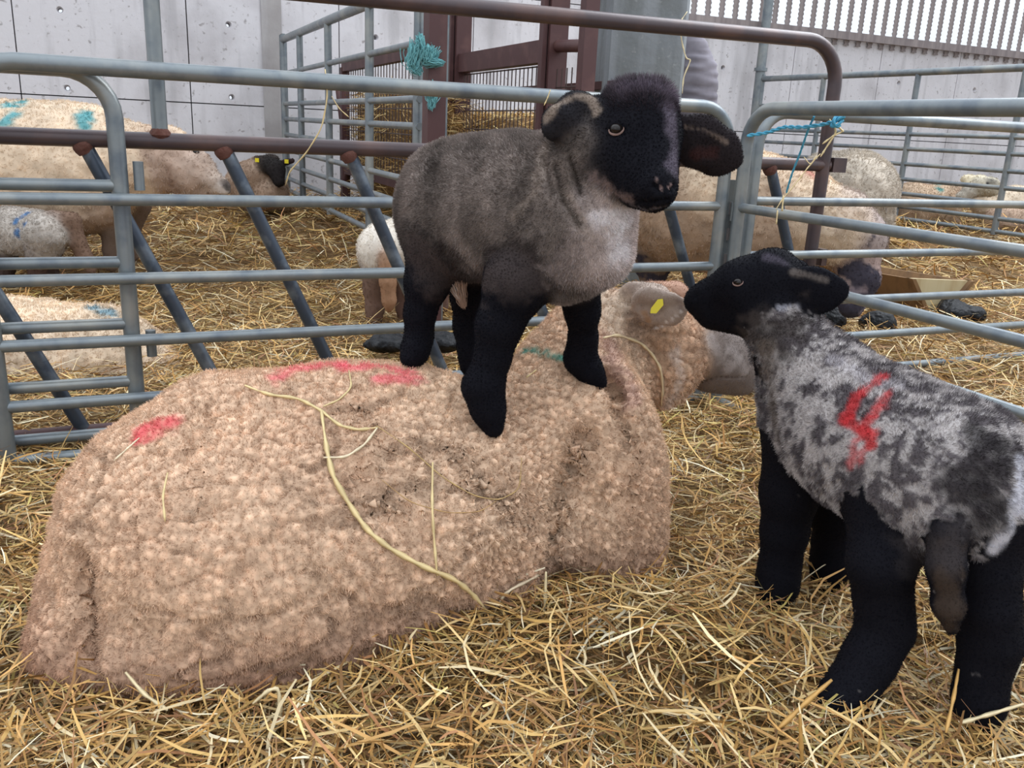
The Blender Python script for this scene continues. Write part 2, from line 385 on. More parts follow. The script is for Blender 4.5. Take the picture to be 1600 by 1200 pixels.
s0 = sB(BP(250, 205)); MB().tube([BQ(s0, zm), BQ(s0, zt)], .0195, 14).build('upright', M['galv'], e)
MB().tube([BQ(s0, zm+.004), BQ(s0, zm+.014), BQ(s0, zm+.022), BQ(s0, zm+.030)], [.020, .028, .026, .0195], 12).build('weld', M['rust'], e)

# ------------------------------------------------------------ hay feeder
def hay_feeder():
    B0 = np.array([-.355, 5.77]); F0 = np.array([-.66, 5.3])
    e = empty('hay_feeder', lift(B0, .2), 'red-brown steel hay feeder with wire mesh sides', 'feeder')
    def Q(o, s, z, off=0): q = o + R2*s + N2*0 - E2*0; return np.array([q[0]+E2[0]*off, q[1]+E2[1]*off, z])
    sA = lambda x, y, o: float((PL(x, y, o, R2)[:2]-o)@R2)
    # mesh panel facing the race
    sb, scc = sA(717, 150, B0), sA(862, 150, B0)
    for nm, s_, hw_ in (('post', sb, .07), ('post', scc, .05)):
        MB().box(Q(B0, s_, 1.5), (hw_, .05, 1.5), AX(R2)).build(nm, M['redbrown'], e, smooth=False)
        MB().box(Q(B0, s_+.01, 1.5, -.07), (hw_*.45, .012, 1.5), AX(R2)).build('post_flange', M['redbrown'], e, smooth=False)
    MB().box(Q(B0, (sb+scc)/2, 1.25), ((scc-sb)/2, .035, .055), AX(R2)).build('cross_rail', M['redbrown'], e, smooth=False)
    MB().box(Q(B0, (sb+scc)/2, 1.10, .3), ((scc-sb)/2+.2, .02, .02), AX(R2)).build('cross_rail', M['redbrown'], e, smooth=False)
    def mesh_panel(o, s0, s1, z0, z1, dv, dh):
        mb = MB(); s_ = s0
        while s_ < s1: mb.tube([Q(o, s_, z0), Q(o, s_, z1)], .0034, 5, False); s_ += dv
        z = z0
        while z <= z1: mb.tube([Q(o, s0, z), Q(o, s1, z)], .0042, 5, False); z += dh
        w_ = mb.build('wire_mesh', M['wire'], e); w_['kind'] = 'stuff'
    mesh_panel(B0, sb+.1, scc-.05, .52, 1.185, .055, .11)
    # side towards the gate
    f0, f1 = -1.75, .42
    MB().box(Q(F0, (f0+f1)/2, 1.25), ((f1-f0)/2, .025, .03), AX(R2)).build('cross_rail', M['redbrown'], e, smooth=False)
    MB().box(Q(F0, (f0+f1)/2, .50), ((f1-f0)/2, .025, .025), AX(R2)).build('cross_rail', M['redbrown'], e, smooth=False)
    mesh_panel(F0, f0, f1, .5, 1.24, .07, .15)
    for s_, z0 in ((f0, .2), (f1, .2)):
        MB().box(Q(F0, s_, .72), (.03, .03, .53), AX(R2)).build('leg', M['redbrown'], e, smooth=False)
    MB().tube([Q(F0, f0-.25, 1.2), Q(F0, f0+.1, .55), Q(F0, f0-.1, .22)], .03, 8).build('leg', M['redbrown'], e)
    # stub towards the column
    MB().box(Q(B0, scc+.36, 1.5), (.03, .035, 1.5), AX(R2)).build('post', M['redbrown'], e, smooth=False)
    MB().tube([Q(B0, scc, 1.27), Q(B0, scc+.36, 1.25)], .03, 12).build('cross_rail', M['redbrown'], e)
    mesh_panel(B0, scc+.05, scc+.3, .52, 1.16, .055, .11)
    return e
hay_feeder()
ap = PL(675, 200, (-1.87, 7.0), R2)[:2] + R2*.02
o = MB().box(lift(ap, 1.5), (.037, .037, 1.5), AX(R2)).build('steel_post', M['redbrown'], origin=lift(ap, 0), smooth=False); tag(o, 'slim red-brown steel post with teal twine tied round it', 'post')
MB().box(lift(ap + E2*.045, 1.5), (.012, .008, 1.5), AX(R2)).build('lit_edge', M['galv'], o, smooth=False)  # pale strip added to stand for the post's lit right edge

# hay bales and loose hay behind the mesh
HAYC = np.array([(0.34, 0.21, 0.07), (0.46, 0.32, 0.13), (0.25, 0.14, 0.05), (0.55, 0.42, 0.20)])
def bale(c, half, label, dr, tone=1.0):
    ax = AX(dr); mb = MB(); c = np.asarray(c, float)
    n = 9; V = []; Fc = []
    # rounded lumpy block
    th = 14; ph = 9
    for i in range(ph+1):
        b_ = math.pi*(i/ph-.5)
        for k in range(th):
            a_ = 2*math.pi*k/th; sg = lambda v, p: math.copysign(abs(v)**p, v)
            v = np.array([sg(math.cos(b_), .35)*sg(math.cos(a_), .35), sg(math.cos(b_), .35)*sg(math.sin(a_), .35), sg(math.sin(b_), .35)])
            v = v*(1+random.uniform(-.05, .05)); V.append(c + ax[0]*v[0]*half[0] + ax[1]*v[1]*half[1] + ax[2]*v[2]*half[2])
    Fc = [(i*th+k, i*th+(k+1) % th, (i+1)*th+(k+1) % th, (i+1)*th+k) for i in range(ph) for k in range(th)]
    mb.add(V, Fc); o = mb.build('hay_bale', M['bed'], origin=c-np.array([0, 0, half[2]])); tag(o, label, 'hay bale')
    nn = 5000; u = RNG.normal(0, 1, (nn, 3)); u /= np.abs(u).max(1, keepdims=True); u *= RNG.uniform(.96, 1.06, (nn, 1))
    p = c + (u*np.array(half))@ax
    L = RNG.uniform(.05, .16, nn); cols = HAYC[RNG.integers(0, 4, nn)]*tone*RNG.uniform(.7, 1.3, (nn, 1))
    V, Fq, C = ribbons(p[:, 0], p[:, 1], p[:, 2], RNG.uniform(0, math.pi, nn), L, RNG.uniform(.004, .007, nn), 2, RNG.normal(0, .5, nn), RNG.normal(0, .5, nn), RNG.uniform(0, 3, nn), np.clip(cols, 0, 1))
    h = mesh_obj('loose_hay', V, Fq, M['straw'], origin=tuple(parent_world(o)), parent=o, smooth=False, cols=C); h['kind'] = 'stuff'
bale((-.80, 6.35, .72), (.62, .28, .36), 'brown hay bale packed behind the left mesh side', R2, 1.25)
bale((-.02, 6.1, .66), (.45, .3, .28), 'paler hay bale behind the mesh between the two brown posts', R2, 1.6)

# ------------------------------------------------------------ signed distance bodies
def rot_axes(d, up=(0, 0, 1)):
    d = np.asarray(d, float); d /= np.linalg.norm(d); u = np.asarray(up, float); s_ = np.cross(d, u); s_ /= np.linalg.norm(s_); u = np.cross(s_, d)
    return np.array([d, s_, u])
def cone(a, b, k=.02, col=(.5, .5, .5), fl=None):   # a,b = (point, radius); fl=(axis, factor) flattens across axis
    return dict(t='c', a=np.asarray(a[0], float), b=np.asarray(b[0], float), ra=a[1], rb=b[1], k=k, col=col, fl=fl)
def ell(c, axes, r, k=.02, col=(.5, .5, .5), sub=False):
    return dict(t='e', c=np.asarray(c, float), ax=np.asarray(axes, float), r=np.asarray(r, float), k=k, col=col, sub=sub)
def chain(js, k=.02, col=(.5, .5, .5), fl=None):
    return [cone(js[i], js[i+1], k, col, fl) for i in range(len(js)-1)]
def pdist(p, X):
    if p['t'] == 'c':
        if p['fl'] is not None:
            n, f = p['fl']; n = np.asarray(n, float); n = n/np.linalg.norm(n)
            d = ((X-p['a'])@n); X = X + d[..., None]*n*(1/f-1)
        ba = p['b']-p['a']; L2 = ba@ba; h = np.clip(((X-p['a'])@ba)/L2, 0, 1)
        D = X - p['a'] - h[..., None]*ba
        d = np.sqrt((D*D).sum(-1)) - (p['ra']+(p['rb']-p['ra'])*h)
        return d*(p['fl'][1] if p['fl'] is not None else 1)
    q = ((X-p['c'])@p['ax'].T); k0 = np.sqrt(((q/p['r'])**2).sum(-1))+1e-9; k1 = np.sqrt(((q/p['r']**2)**2).sum(-1))+1e-9
    return k0*(k0-1)/k1
def pbox(p, m):
    if p['t'] == 'c':
        r = np.array([p['ra'], p['rb']]); P_ = np.stack([p['a'], p['b']])
        return (P_-r[:, None]).min(0)-m, (P_+r[:, None]).max(0)+m
    r = p['r'].max(); return p['c']-r-m, p['c']+r+m
def body_mesh(prims, h, zcut=None):
    lo = np.min([pbox(p, .012)[0] for p in prims if not p.get('sub')], 0); hi = np.max([pbox(p, .012)[1] for p in prims if not p.get('sub')], 0)
    if zcut is not None: lo[2] = max(lo[2], zcut)
    n = np.ceil((hi-lo)/h).astype(int)+2; G = np.full(n, .12, np.float32)
    g = [lo[i]+h*np.arange(n[i]) for i in range(3)]
    for p in prims:
        m = p['k']*1.0+2*h; a, b = pbox(p, m)
        i0 = np.clip(np.floor((a-lo)/h).astype(int), 0, n); i1 = np.clip(np.ceil((b-lo)/h).astype(int)+1, 0, n)
        if (i1 <= i0).any(): continue
        sl = tuple(slice(i0[i], i1[i]) for i in range(3))
        X = np.stack(np.meshgrid(*[g[i][sl[i]] for i in range(3)], indexing='ij'), -1)
        d = pdist(p, X).astype(np.float32); cur = G[sl]; k = p['k']
        if p.get('sub'):
            hh = np.clip(.5-.5*(cur+d)/k, 0, 1); G[sl] = cur*(1-hh) + (-d)*hh + k*hh*(1-hh)
        else:
            hh = np.clip(.5+.5*(cur-d)/k, 0, 1); G[sl] = cur*(1-hh)+d*hh - k*hh*(1-hh)
    if zcut is not None: G[:, :, 0] = .05
    return surface_nets(G, lo, h)
def surface_nets(G, lo, h):
    S = G < 0
    nx, ny, nz = G.shape
    c = [S[i:nx-1+i, j:ny-1+j, k:nz-1+k] for i in (0, 1) for j in (0, 1) for k in (0, 1)]
    allv = np.logical_and.reduce(c); anyv = np.logical_or.reduce(c); act = anyv & ~allv
    idx = np.argwhere(act); N = len(idx); ID = np.full(act.shape, -1, np.int64); ID[act] = np.arange(N)
    acc = np.zeros((N, 3)); cnt = np.zeros(N)
    offs = [(i, j, k) for i in (0, 1) for j in (0, 1) for k in (0, 1)]
    val = {o: G[idx[:, 0]+o[0], idx[:, 1]+o[1], idx[:, 2]+o[2]] for o in offs}
    for o in offs:
        for a in range(3):
            if o[a] == 1: continue
            o2 = list(o); o2[a] = 1; o2 = tuple(o2); v0, v1 = val[o], val[o2]; m = (v0 < 0) != (v1 < 0)
            t = np.where(m, v0/np.where(m, v0-v1, 1), 0); p = np.array(o, float)[None].repeat(N, 0); p[:, a] += t
            acc[m] += p[m]; cnt[m] += 1
    V = lo + h*(idx + acc/np.maximum(cnt, 1)[:, None])
    quads = []
    for a in range(3):
        b, c_ = (a+1) % 3, (a+2) % 3
        s0 = [slice(None)]*3; s1 = [slice(None)]*3; s0[a] = slice(0, -1); s1[a] = slice(1, None)
        A, B = S[tuple(s0)], S[tuple(s1)]; D = A != B
        e = np.argwhere(D); e = e[(e[:, b] > 0) & (e[:, c_] > 0) & (e[:, b] < G.shape[b]-1) & (e[:, c_] < G.shape[c_]-1)]
        flip = B[e[:, 0], e[:, 1], e[:, 2]]
        def cid(db, dc):
            q = e.copy(); q[:, b] -= db; q[:, c_] -= dc; return ID[q[:, 0], q[:, 1], q[:, 2]]
        q = np.stack([cid(1, 1), cid(0, 1), cid(0, 0), cid(1, 0)], -1)
        q[flip] = q[flip][:, ::-1]; quads.append(q)
    Q = np.concatenate(quads); Q = Q[(Q >= 0).all(1)]
    # light smoothing
    E = np.concatenate([Q[:, [0, 1]], Q[:, [1, 2]], Q[:, [2, 3]], Q[:, [3, 0]]])
    for _ in range(3):
        s_ = np.zeros_like(V); cn = np.zeros(len(V))
        for col in range(3): s_[:, col] = np.bincount(E[:, 0], V[E[:, 1], col], len(V)) + np.bincount(E[:, 1], V[E[:, 0], col], len(V))
        cn = np.bincount(E[:, 0], minlength=len(V)) + np.bincount(E[:, 1], minlength=len(V))
        V = V*.5 + .5*s_/np.maximum(cn, 1)[:, None]
    return V, Q
def normals(V, Q):
    n = np.cross(V[Q[:, 2]]-V[Q[:, 0]], V[Q[:, 3]]-V[Q[:, 1]]); N = np.zeros_like(V)
    for c in range(3):
        for k in range(4): N[:, c] += np.bincount(Q[:, k], n[:, c], len(V))
    return N/np.maximum(np.linalg.norm(N, axis=1), 1e-12)[:, None]
def prim_colors(prims, V, kc=.012, warp=0.0, wsc=60):
    if warp: V = V + warp*2*np.stack([fbm(V, wsc, 71)-.5, fbm(V, wsc, 72)-.5, fbm(V, wsc, 73)-.5], -1)
    W = np.zeros(len(V)); C = np.zeros((len(V), 3))
    for p in prims:
        if p.get('sub'): continue
        w_ = np.exp(-np.clip(pdist(p, V), -.0, 1)/kc) + 1e-30; W += w_; C += w_[:, None]*np.array(p['col'])
    return C/W[:, None]
def hash3(i, j, k, s):
    x = (i*73856093) ^ (j*19349663) ^ (k*83492791) ^ (s*2654435761); x &= 0xffffffff
    x = (x ^ (x >> 15))*2246822519 & 0xffffffff; x = (x ^ (x >> 13))*3266489917 & 0xffffffff; x = x ^ (x >> 16)
    return x/4294967295.0
def worley(Pn, size, seed=1):
    q = Pn/size; c = np.floor(q).astype(np.int64); f1 = np.full(len(q), 9.); f2 = f1.copy(); ctr = np.zeros_like(q); rid = np.zeros(len(q))
    for dx in (-1, 0, 1):
        for dy in (-1, 0, 1):
            for dz in (-1, 0, 1):
                ci = c + [dx, dy, dz]
                o = np.stack([hash3(ci[:, 0], ci[:, 1], ci[:, 2], seed+m) for m in range(3)], -1)
                pt = ci+.1+.8*o; d = np.sqrt(((q-pt)**2).sum(1)); nb = d < f1
                f2 = np.where(nb, f1, np.minimum(f2, d)); ctr[nb] = pt[nb]; rid[nb] = o[nb, 0]; f1 = np.where(nb, d, f1)
    return f1, f2, ctr*size, rid
def vnoise(Pn, scale, seed=5):
    q = Pn*scale; c = np.floor(q).astype(np.int64); f = q-c; f = f*f*(3-2*f); r = np.zeros(len(q))
    for dx in (0, 1):
        for dy in (0, 1):
            for dz in (0, 1):
                r += hash3(c[:, 0]+dx, c[:, 1]+dy, c[:, 2]+dz, seed)*np.abs(1-dx-f[:, 0])*np.abs(1-dy-f[:, 1])*np.abs(1-dz-f[:, 2])
    return r
def fbm(Pn, scale, seed=5): return (vnoise(Pn, scale, seed)+.5*vnoise(Pn, scale*2.1, seed+9)+.25*vnoise(Pn, scale*4.3, seed+17))/1.75
def sstep(a, b, x): t = np.clip((x-a)/(b-a), 0, 1); return t*t*(3-2*t)

def fur(name, parent, V, Q, N, C, n, length, comb, radius=.0004, clump=None, clump_amt=0.0, spread=.35, seed=1, dens=None, rootc=.7, tipc=1.12, k=4, cvar=.15):
    rng = np.random.default_rng(seed)
    T = np.concatenate([Q[:, [0, 1, 2]], Q[:, [0, 2, 3]]])
    ar = np.linalg.norm(np.cross(V[T[:, 1]]-V[T[:, 0]], V[T[:, 2]]-V[T[:, 0]]), axis=1)
    if dens is not None: ar = ar*dens[T].mean(1)
    # only where a viewer in front of the pens could see the coat
    mid = V[T].mean(1); fn = N[T].mean(1); vd = CAMP-mid; vd /= np.linalg.norm(vd, axis=1)[:, None]
    ar = ar*np.where((fn*vd).sum(1) > -.35, 1, .12)
    pr = ar/ar.sum(); t = T[rng.choice(len(T), n, p=pr)]
    u, v = rng.random(n), rng.random(n); m = u+v > 1; u[m] = 1-u[m]; v[m] = 1-v[m]; w_ = 1-u-v
    mix = lambda A: A[t[:, 0]]*w_[:, None]+A[t[:, 1]]*u[:, None]+A[t[:, 2]]*v[:, None]
    R = mix(V); Nn = mix(N); Nn /= np.linalg.norm(Nn, axis=1)[:, None]; Cc = mix(C)
    Ln = mix(length[:, None] if length.ndim == 1 else length)[:, 0]*rng.uniform(.6, 1.15, n)
    D = comb(R) if callable(comb) else np.asarray(comb)[None].repeat(n, 0)
    D = D - Nn*(D*Nn).sum(1)[:, None]
    dirn = Nn + D + rng.normal(0, spread, (n, 3)); dirn /= np.linalg.norm(dirn, axis=1)[:, None]
    ts = np.linspace(0, 1, k); pts = R[:, None, :] + dirn[:, None, :]*(Ln[:, None]*ts[None])[..., None] + D[:, None, :]*(Ln[:, None]*ts[None]**2)[..., None]*.5
    pts -= Nn[:, None, :]*.001
    if clump:
        f1, f2, ctr, rid = worley(R, clump, seed+3)
        tip = ctr + Nn*(Ln*.9)[:, None] - Nn*((ctr-R)*Nn).sum(1)[:, None]
        ca_ = np.full(n, clump_amt) if np.ndim(clump_amt) == 0 else mix(clump_amt[:, None])[:, 0]
        am = ca_[:, None, None]*ts[None, :, None]**1.5
        pts = pts*(1-am) + (tip[:, None, :]*1.0)*am
        Cc = Cc*(.90+.2*rid[:, None])
    Cc = np.clip(Cc*rng.uniform(1-cvar, 1+cvar, (n, 1)), 0, 1)
    cu = bpy.data.hair_curves.new(name); cu.add_curves([k]*n)
    org = np.array(parent_world(parent))
    cu.attributes['position'].data.foreach_set('vector', (pts-org).astype(np.float32).ravel())
    ra = cu.attributes.get('radius') or cu.attributes.new('radius', 'FLOAT', 'POINT')
    rr = np.tile(np.linspace(1, .35, k), n)*radius; ra.data.foreach_set('value', rr.astype(np.float32))
    ca = cu.attributes.new('col', 'FLOAT_COLOR', 'POINT'); c4 = np.ones((n, k, 4), np.float32); c4[:, :, :3] = np.clip(Cc[:, None, :]*np.linspace(rootc, tipc, k)[None, :, None], 0, 1); ca.data.foreach_set('color', c4.ravel())  # root-to-tip ramp puts crevice shade into the hair colour
    cu.materials.append(M['hair'])
    o = bpy.data.objects.new(name, cu); COL.objects.link(o); o.parent = parent; o['kind'] = 'stuff'
    return o
def bvh_of(V, Q): return BVHTree.FromPolygons([tuple(v) for v in V], Q.tolist())
def hit(bvh, x, y):
    d = ray(x, y); h = bvh.ray_cast(Vector(CAMP), Vector(d/np.linalg.norm(d)), 20)
    return None if h[0] is None else np.array(h[0])
def paint(V, C, bvh, strokes, color, r, seed=3, amt=.85, sc=55):
    color = np.array(color)
    for st in strokes:
        pts = []
        for (x0, y0), (x1, y1) in zip(st[:-1], st[1:]):
            n = max(2, int(math.hypot(x1-x0, y1-y0)/6))
            for t in np.linspace(0, 1, n):
                q = hit(bvh, x0+(x1-x0)*t, y0+(y1-y0)*t)
                if q is not None: pts.append(q)
        if not pts: continue
        d = np.full(len(V), 9.)
        for q in pts: d = np.minimum(d, np.linalg.norm(V-q, axis=1))
        f = sstep(r*1.5, r*.3, d + (fbm(V, sc, seed)-.5)*r*2.2)*amt
        C[:] = C*(1-f[:, None]) + color*f[:, None]
def press(V, N, bvh, strokes, r, dep):
    for st in strokes:
        pts = []
        for (x0, y0), (x1, y1) in zip(st[:-1], st[1:]):
            for t in np.linspace(0, 1, max(2, int(math.hypot(x1-x0, y1-y0)/5))):
                q = hit(bvh, x0+(x1-x0)*t, y0+(y1-y0)*t)
                if q is not None: pts.append(q)
        if not pts: continue
        d = np.full(len(V), 9.)
        for q in pts: d = np.minimum(d, np.linalg.norm(V-q, axis=1))
        V -= N*(dep*np.exp(-(d/r)**2))[:, None]
def eyeball(parent, x, y, bvh, r, tint='eye', rim=True):
    q = hit(bvh, x, y)
    if q is None: return
    d = ray(x, y); d /= np.linalg.norm(d); c = q + d*r*.35
    V, Fc = [], []
    n, m = 14, 8
    for i in range(m+1):
        b_ = math.pi*(i/m-.5)
        for k_ in range(n): a_ = 2*math.pi*k_/n; V.append(c+r*np.array([math.cos(b_)*math.cos(a_), math.cos(b_)*math.sin(a_), math.sin(b_)*.8]))
    Fc = [(i*n+k_, i*n+(k_+1) % n, (i+1)*n+(k_+1) % n, (i+1)*n+k_) for i in range(m) for k_ in range(n)]
    eo_ = MB().add(V, Fc).build('eye', M[tint], parent)
    if rim:
        s_ = np.cross(d, [0, 0, 1]); s_ /= np.linalg.norm(s_); u = np.cross(s_, d)
        pts = [q - d*.002 + s_*math.cos(a_)*r*1.05 + u*(math.sin(a_)*r*.72 + .15*r*math.cos(a_)) for a_ in np.linspace(math.pi*.95, math.pi*2.1, 12)]
        MB().tube(pts, [r*.04+r*.16*math.sin(math.pi*i/11) for i in range(12)], 6).build('eyelid', M['eyelid'], eo_)

# ------------------------------------------------------------ the resting ewe
def EW(s, t, z): return np.array([E2[0]*s+N2[0]*t, E2[1]*s+N2[1]*t, z])
WOOL = (0.72, 0.49, 0.335); FACE = (0.20, 0.165, 0.15); EAR = (0.40, 0.32, 0.27)
AXE = np.array([[E2[0], E2[1], 0], [N2[0], N2[1], 0], [0, 0, 1.]])
def W_(s, t, z, r): return (EW(s, t, z), r)
def EP(x, y, t, r): q = PL(x, y, N2*t, E2); return (q, r)
pr = [
 ell(EW(.36, 1.51, .155), AXE, (.47, .315, .255), .05, WOOL),
 ell(EW(.12, 1.50, .14), AXE, (.285, .31, .250), .05, WOOL),
 ell(EW(.03, 1.47, .04), AXE, (.23, .25, .155), .05, WOOL),
 ell(EW(.22, 1.385, .05), AXE, (.32, .195, .185), .05, WOOL),
 ell(EW(.52, 1.42, .07), AXE, (.27, .168, .205), .05, WOOL),
 cone(W_(.12, 1.50, .282, .125), W_(.46, 1.50, .292, .118), .06, WOOL),
 ell(EW(.845, 1.49, .19), AXE, (.135, .20, .245), .03, WOOL),
 ell(EW(.85, 1.41, .10), AXE, (.125, .145, .235), .03, WOOL),
 ell(EW(.735, 1.48, .27), AXE, (.145, .155, .145), .05, WOOL),
 cone(W_(.80, 1.55, .34, .120), W_(.90, 1.60, .46, .088), .04, WOOL),
 cone(W_(.92, 1.58, .25, .11), W_(.955, 1.62, .42, .085), .04, WOOL),
 ell(EW(-.125, 1.40, .02), AXE, (.085, .10, .085), .02, WOOL),
]
HB = (0.40, 0.28, 0.21)
pr += [cone(J(1012, 492, 1.86, 50), J(1050, 535, 1.90, 50), .03, WOOL),
       cone(J(1052, 570, 1.88, 50), J(1040, 600, 1.88, 42), .03, WOOL),
       cone(J(1088, 535, 1.93, 52), J(1130, 560, 1.97, 45), .03, FACE),
       cone(J(1125, 560, 1.97, 44), J(1158, 585, 2.00, 30), .03, FACE),
       cone(J(1105, 580, 1.96, 32), J(1150, 592, 2.00, 24), .02, FACE),
       cone(J(1015, 462, 1.92, 24), J(1055, 462, 1.94, 24), .02, (.42, .26, .19))]
vdir = ray(1030, 480)/np.linalg.norm(ray(1030, 480))
ea = [J(992, 462, 1.80, 26), J(1018, 478, 1.755, 34), J(1045, 482, 1.735, 26), J(1076, 472, 1.72, 3)]
pr += chain(ea, .012, EAR, fl=(vdir + np.array([.25, 0, .5]), .33))
# folded forelegs under the chest, far side leg
pr += chain([EP(960, 880, 1.50, .05), EP(1000, 890, 1.46, .03)], .02, FACE)
# hollows under the lamb's hooves and the crease behind the shoulder
pr += [dict(cone(EP(885, 770, 1.285, .012), EP(872, 930, 1.215, .022), .045), sub=True)]
pr += [dict(cone(EP(132, 925, 1.27, .010), EP(135, 1015, 1.22, .02), .03), sub=True)]
pr += [dict(cone(EP(948, 592, 1.40, .012), EP(985, 665, 1.36, .006), .04), sub=True)]
pr += [dict(cone(EP(800, 690, 1.23, .005), EP(830, 760, 1.20, .004), .04), sub=True)]
V, Q = body_mesh(pr, .0052, zcut=-.05)
N = normals(V, Q); C = prim_colors(pr, V, .009, .006)
wool = sstep(.35, .55, C[:, 0])
Wq = V + .006*np.stack([fbm(V, 30, 61)-.5, fbm(V, 30, 62)-.5, fbm(V, 30, 63)-.5], -1)
f1, f2, ctr, rid = worley(Wq, .0165, 3)
g1, g2, _, _ = worley(V, .05, 11)
curl = sstep(.0, .55, f2-f1)
reg = (.35+.65*sstep(.10, .38, V[:, 0]*E2[0]+V[:, 1]*E2[1])*sstep(.40, .33, V[:, 2]))
amp = .0080*wool*reg*(.35+.9*sstep(.25, .7, fbm(V, 5, 2)))
low = fbm(V, 9, 31)
V = V + N*((curl-.5)*amp + wool*(low-.5)*.030 - wool*.006*sstep(.12, 0, g2-g1))[:, None]
N = normals(V, Q)
bv = bvh_of(V, Q)
press(V, N, bv, [[(915, 690), (893, 760), (880, 820), (870, 880), (870, 935)]], .028, .036)
press(V, N, bv, [[(122, 880), (132, 940), (132, 1020)]], .022, .030)
press(V, N, bv, [[(948, 590), (968, 630), (990, 690)]], .020, .026)
press(V, N, bv, [[(560, 630), (600, 690), (570, 750), (620, 800)]], .045, .014)
press(V, N, bv, [[(330, 640), (290, 720), (300, 800)], [(720, 700), (760, 760), (830, 800)]], .045, .012)
press(V, N, bv, [[(1000, 700), (985, 800), (990, 880)]], .03, .010)
N = normals(V, Q)
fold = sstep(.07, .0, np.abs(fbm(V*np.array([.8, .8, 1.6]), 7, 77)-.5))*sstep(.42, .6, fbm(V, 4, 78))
V = V - N*(.006*fold*wool)[:, None]; N = normals(V, Q)
clm = wool*reg*np.clip(.2+.8*sstep(.3, .62, fbm(V, 6, 79)), 0, .6)*sstep(.44, .36, V[:, 2]*.9+.02*0)
ton = (.88+.2*rid)*(.72+.38*curl)*(1-.22*fold)  # gaps between curls and folds darkened: crevice shade put into the colour
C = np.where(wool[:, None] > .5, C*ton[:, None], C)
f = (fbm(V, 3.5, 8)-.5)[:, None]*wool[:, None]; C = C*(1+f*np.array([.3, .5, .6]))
low_tone = sstep(.16, -.02, V[:, 2])[:, None]; C = C*(1-low_tone*np.array([.38, .45, .45]))  # coat darker towards the bottom
bv = bvh_of(V, Q)
paint(V, C, bv, [[(432, 590), (465, 575), (500, 572), (535, 568)], [(540, 575), (585, 572), (635, 580)], [(650, 590), (600, 592)]], (.78, .14, .18), .018, amt=.7)
paint(V, C, bv, [[(222, 676), (245, 668), (262, 664)]], (.66, .09, .11), .018, amt=.85)
paint(V, C, bv, [[(822, 548), (850, 552), (880, 560)]], (.05, .30, .24), .010, amt=.85)
paint(V, C, bv, [[(950, 540), (965, 575), (985, 620)]], (.40, .22, .20), .03, amt=.45)
paint(V, C, bv, [[(930, 460), (960, 475), (960, 510)]], (.80, .66, .52), .03, amt=.6)
paint(V, C, bv, [[(1055, 545), (1065, 590), (1048, 632)]], (.74, .62, .54), .012, amt=.7)
paint(V, C, bv, [[(1110, 530), (1130, 560), (1140, 575)], [(1140, 545), (1165, 580)]], (.42, .37, .35), .014, amt=.6, sc=60)
paint(V, C, bv, [[(1088, 600), (1120, 590), (1160, 590)]], (.07, .05, .045), .004, amt=.7)
paint(V, C, bv, [[(1025, 512), (1050, 499), (1072, 482)]], (.80, .76, .74), .0035, amt=.9, sc=30)
paint(V, C, bv, [[(1006, 490), (1012, 500)]], (.42, .22, .08), .008, amt=.5)
paint(V, C, bv, [[(1060, 470), (1066, 482)]], (.20, .16, .15), .006, amt=.5)
C = np.clip(C, 0, 1)
press(V, N, bv, [[(1000, 478), (1030, 485), (1055, 478)]], .016, .008); press(V, N, bv, [[(1088, 600), (1120, 590), (1165, 590)]], .004, .004); N = normals(V, Q)
eo = EW(.36, 1.5, 0)
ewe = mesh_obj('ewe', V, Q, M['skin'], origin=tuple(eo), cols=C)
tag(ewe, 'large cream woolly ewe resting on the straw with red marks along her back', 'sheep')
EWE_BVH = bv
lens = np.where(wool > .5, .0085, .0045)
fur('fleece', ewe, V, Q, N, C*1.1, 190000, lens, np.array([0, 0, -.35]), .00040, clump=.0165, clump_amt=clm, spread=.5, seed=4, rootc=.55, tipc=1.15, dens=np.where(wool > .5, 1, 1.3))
# ear tag and eye
q = hit(bv, 1027, 479); d = ray(1027, 479); d /= np.linalg.norm(d)
a_ = np.cross(d, [0, 0, 1]); a_ /= np.linalg.norm(a_); b_ = np.cross(a_, d)
dd = a_*math.cos(1.0)+b_*math.sin(1.0); ee = np.cross(d, dd)
ax3 = np.array([dd, ee, d]); mb = MB(); hexp = [(-.019, -.003), (-.010, -.008), (.012, -.008), (.019, -.001), (.010, .008), (-.012, .007)]
c0 = q - d*.010; mb.add([c0+dd*x+ee*y-d*.0015 for x, y in hexp]+[c0+dd*x+ee*y+d*.0015 for x, y in hexp], [(5, 4, 3, 2, 1, 0), (6, 7, 8, 9, 10, 11)]+[(i, (i+1) % 6, 6+(i+1) % 6, 6+i) for i in range(6)])
et = mb.build('ear_tag', M['yellow'], ewe, smooth=False); et['label'] = 'yellow plastic ear tag'
eyeball(ewe, 1112, 506, bv, .009)

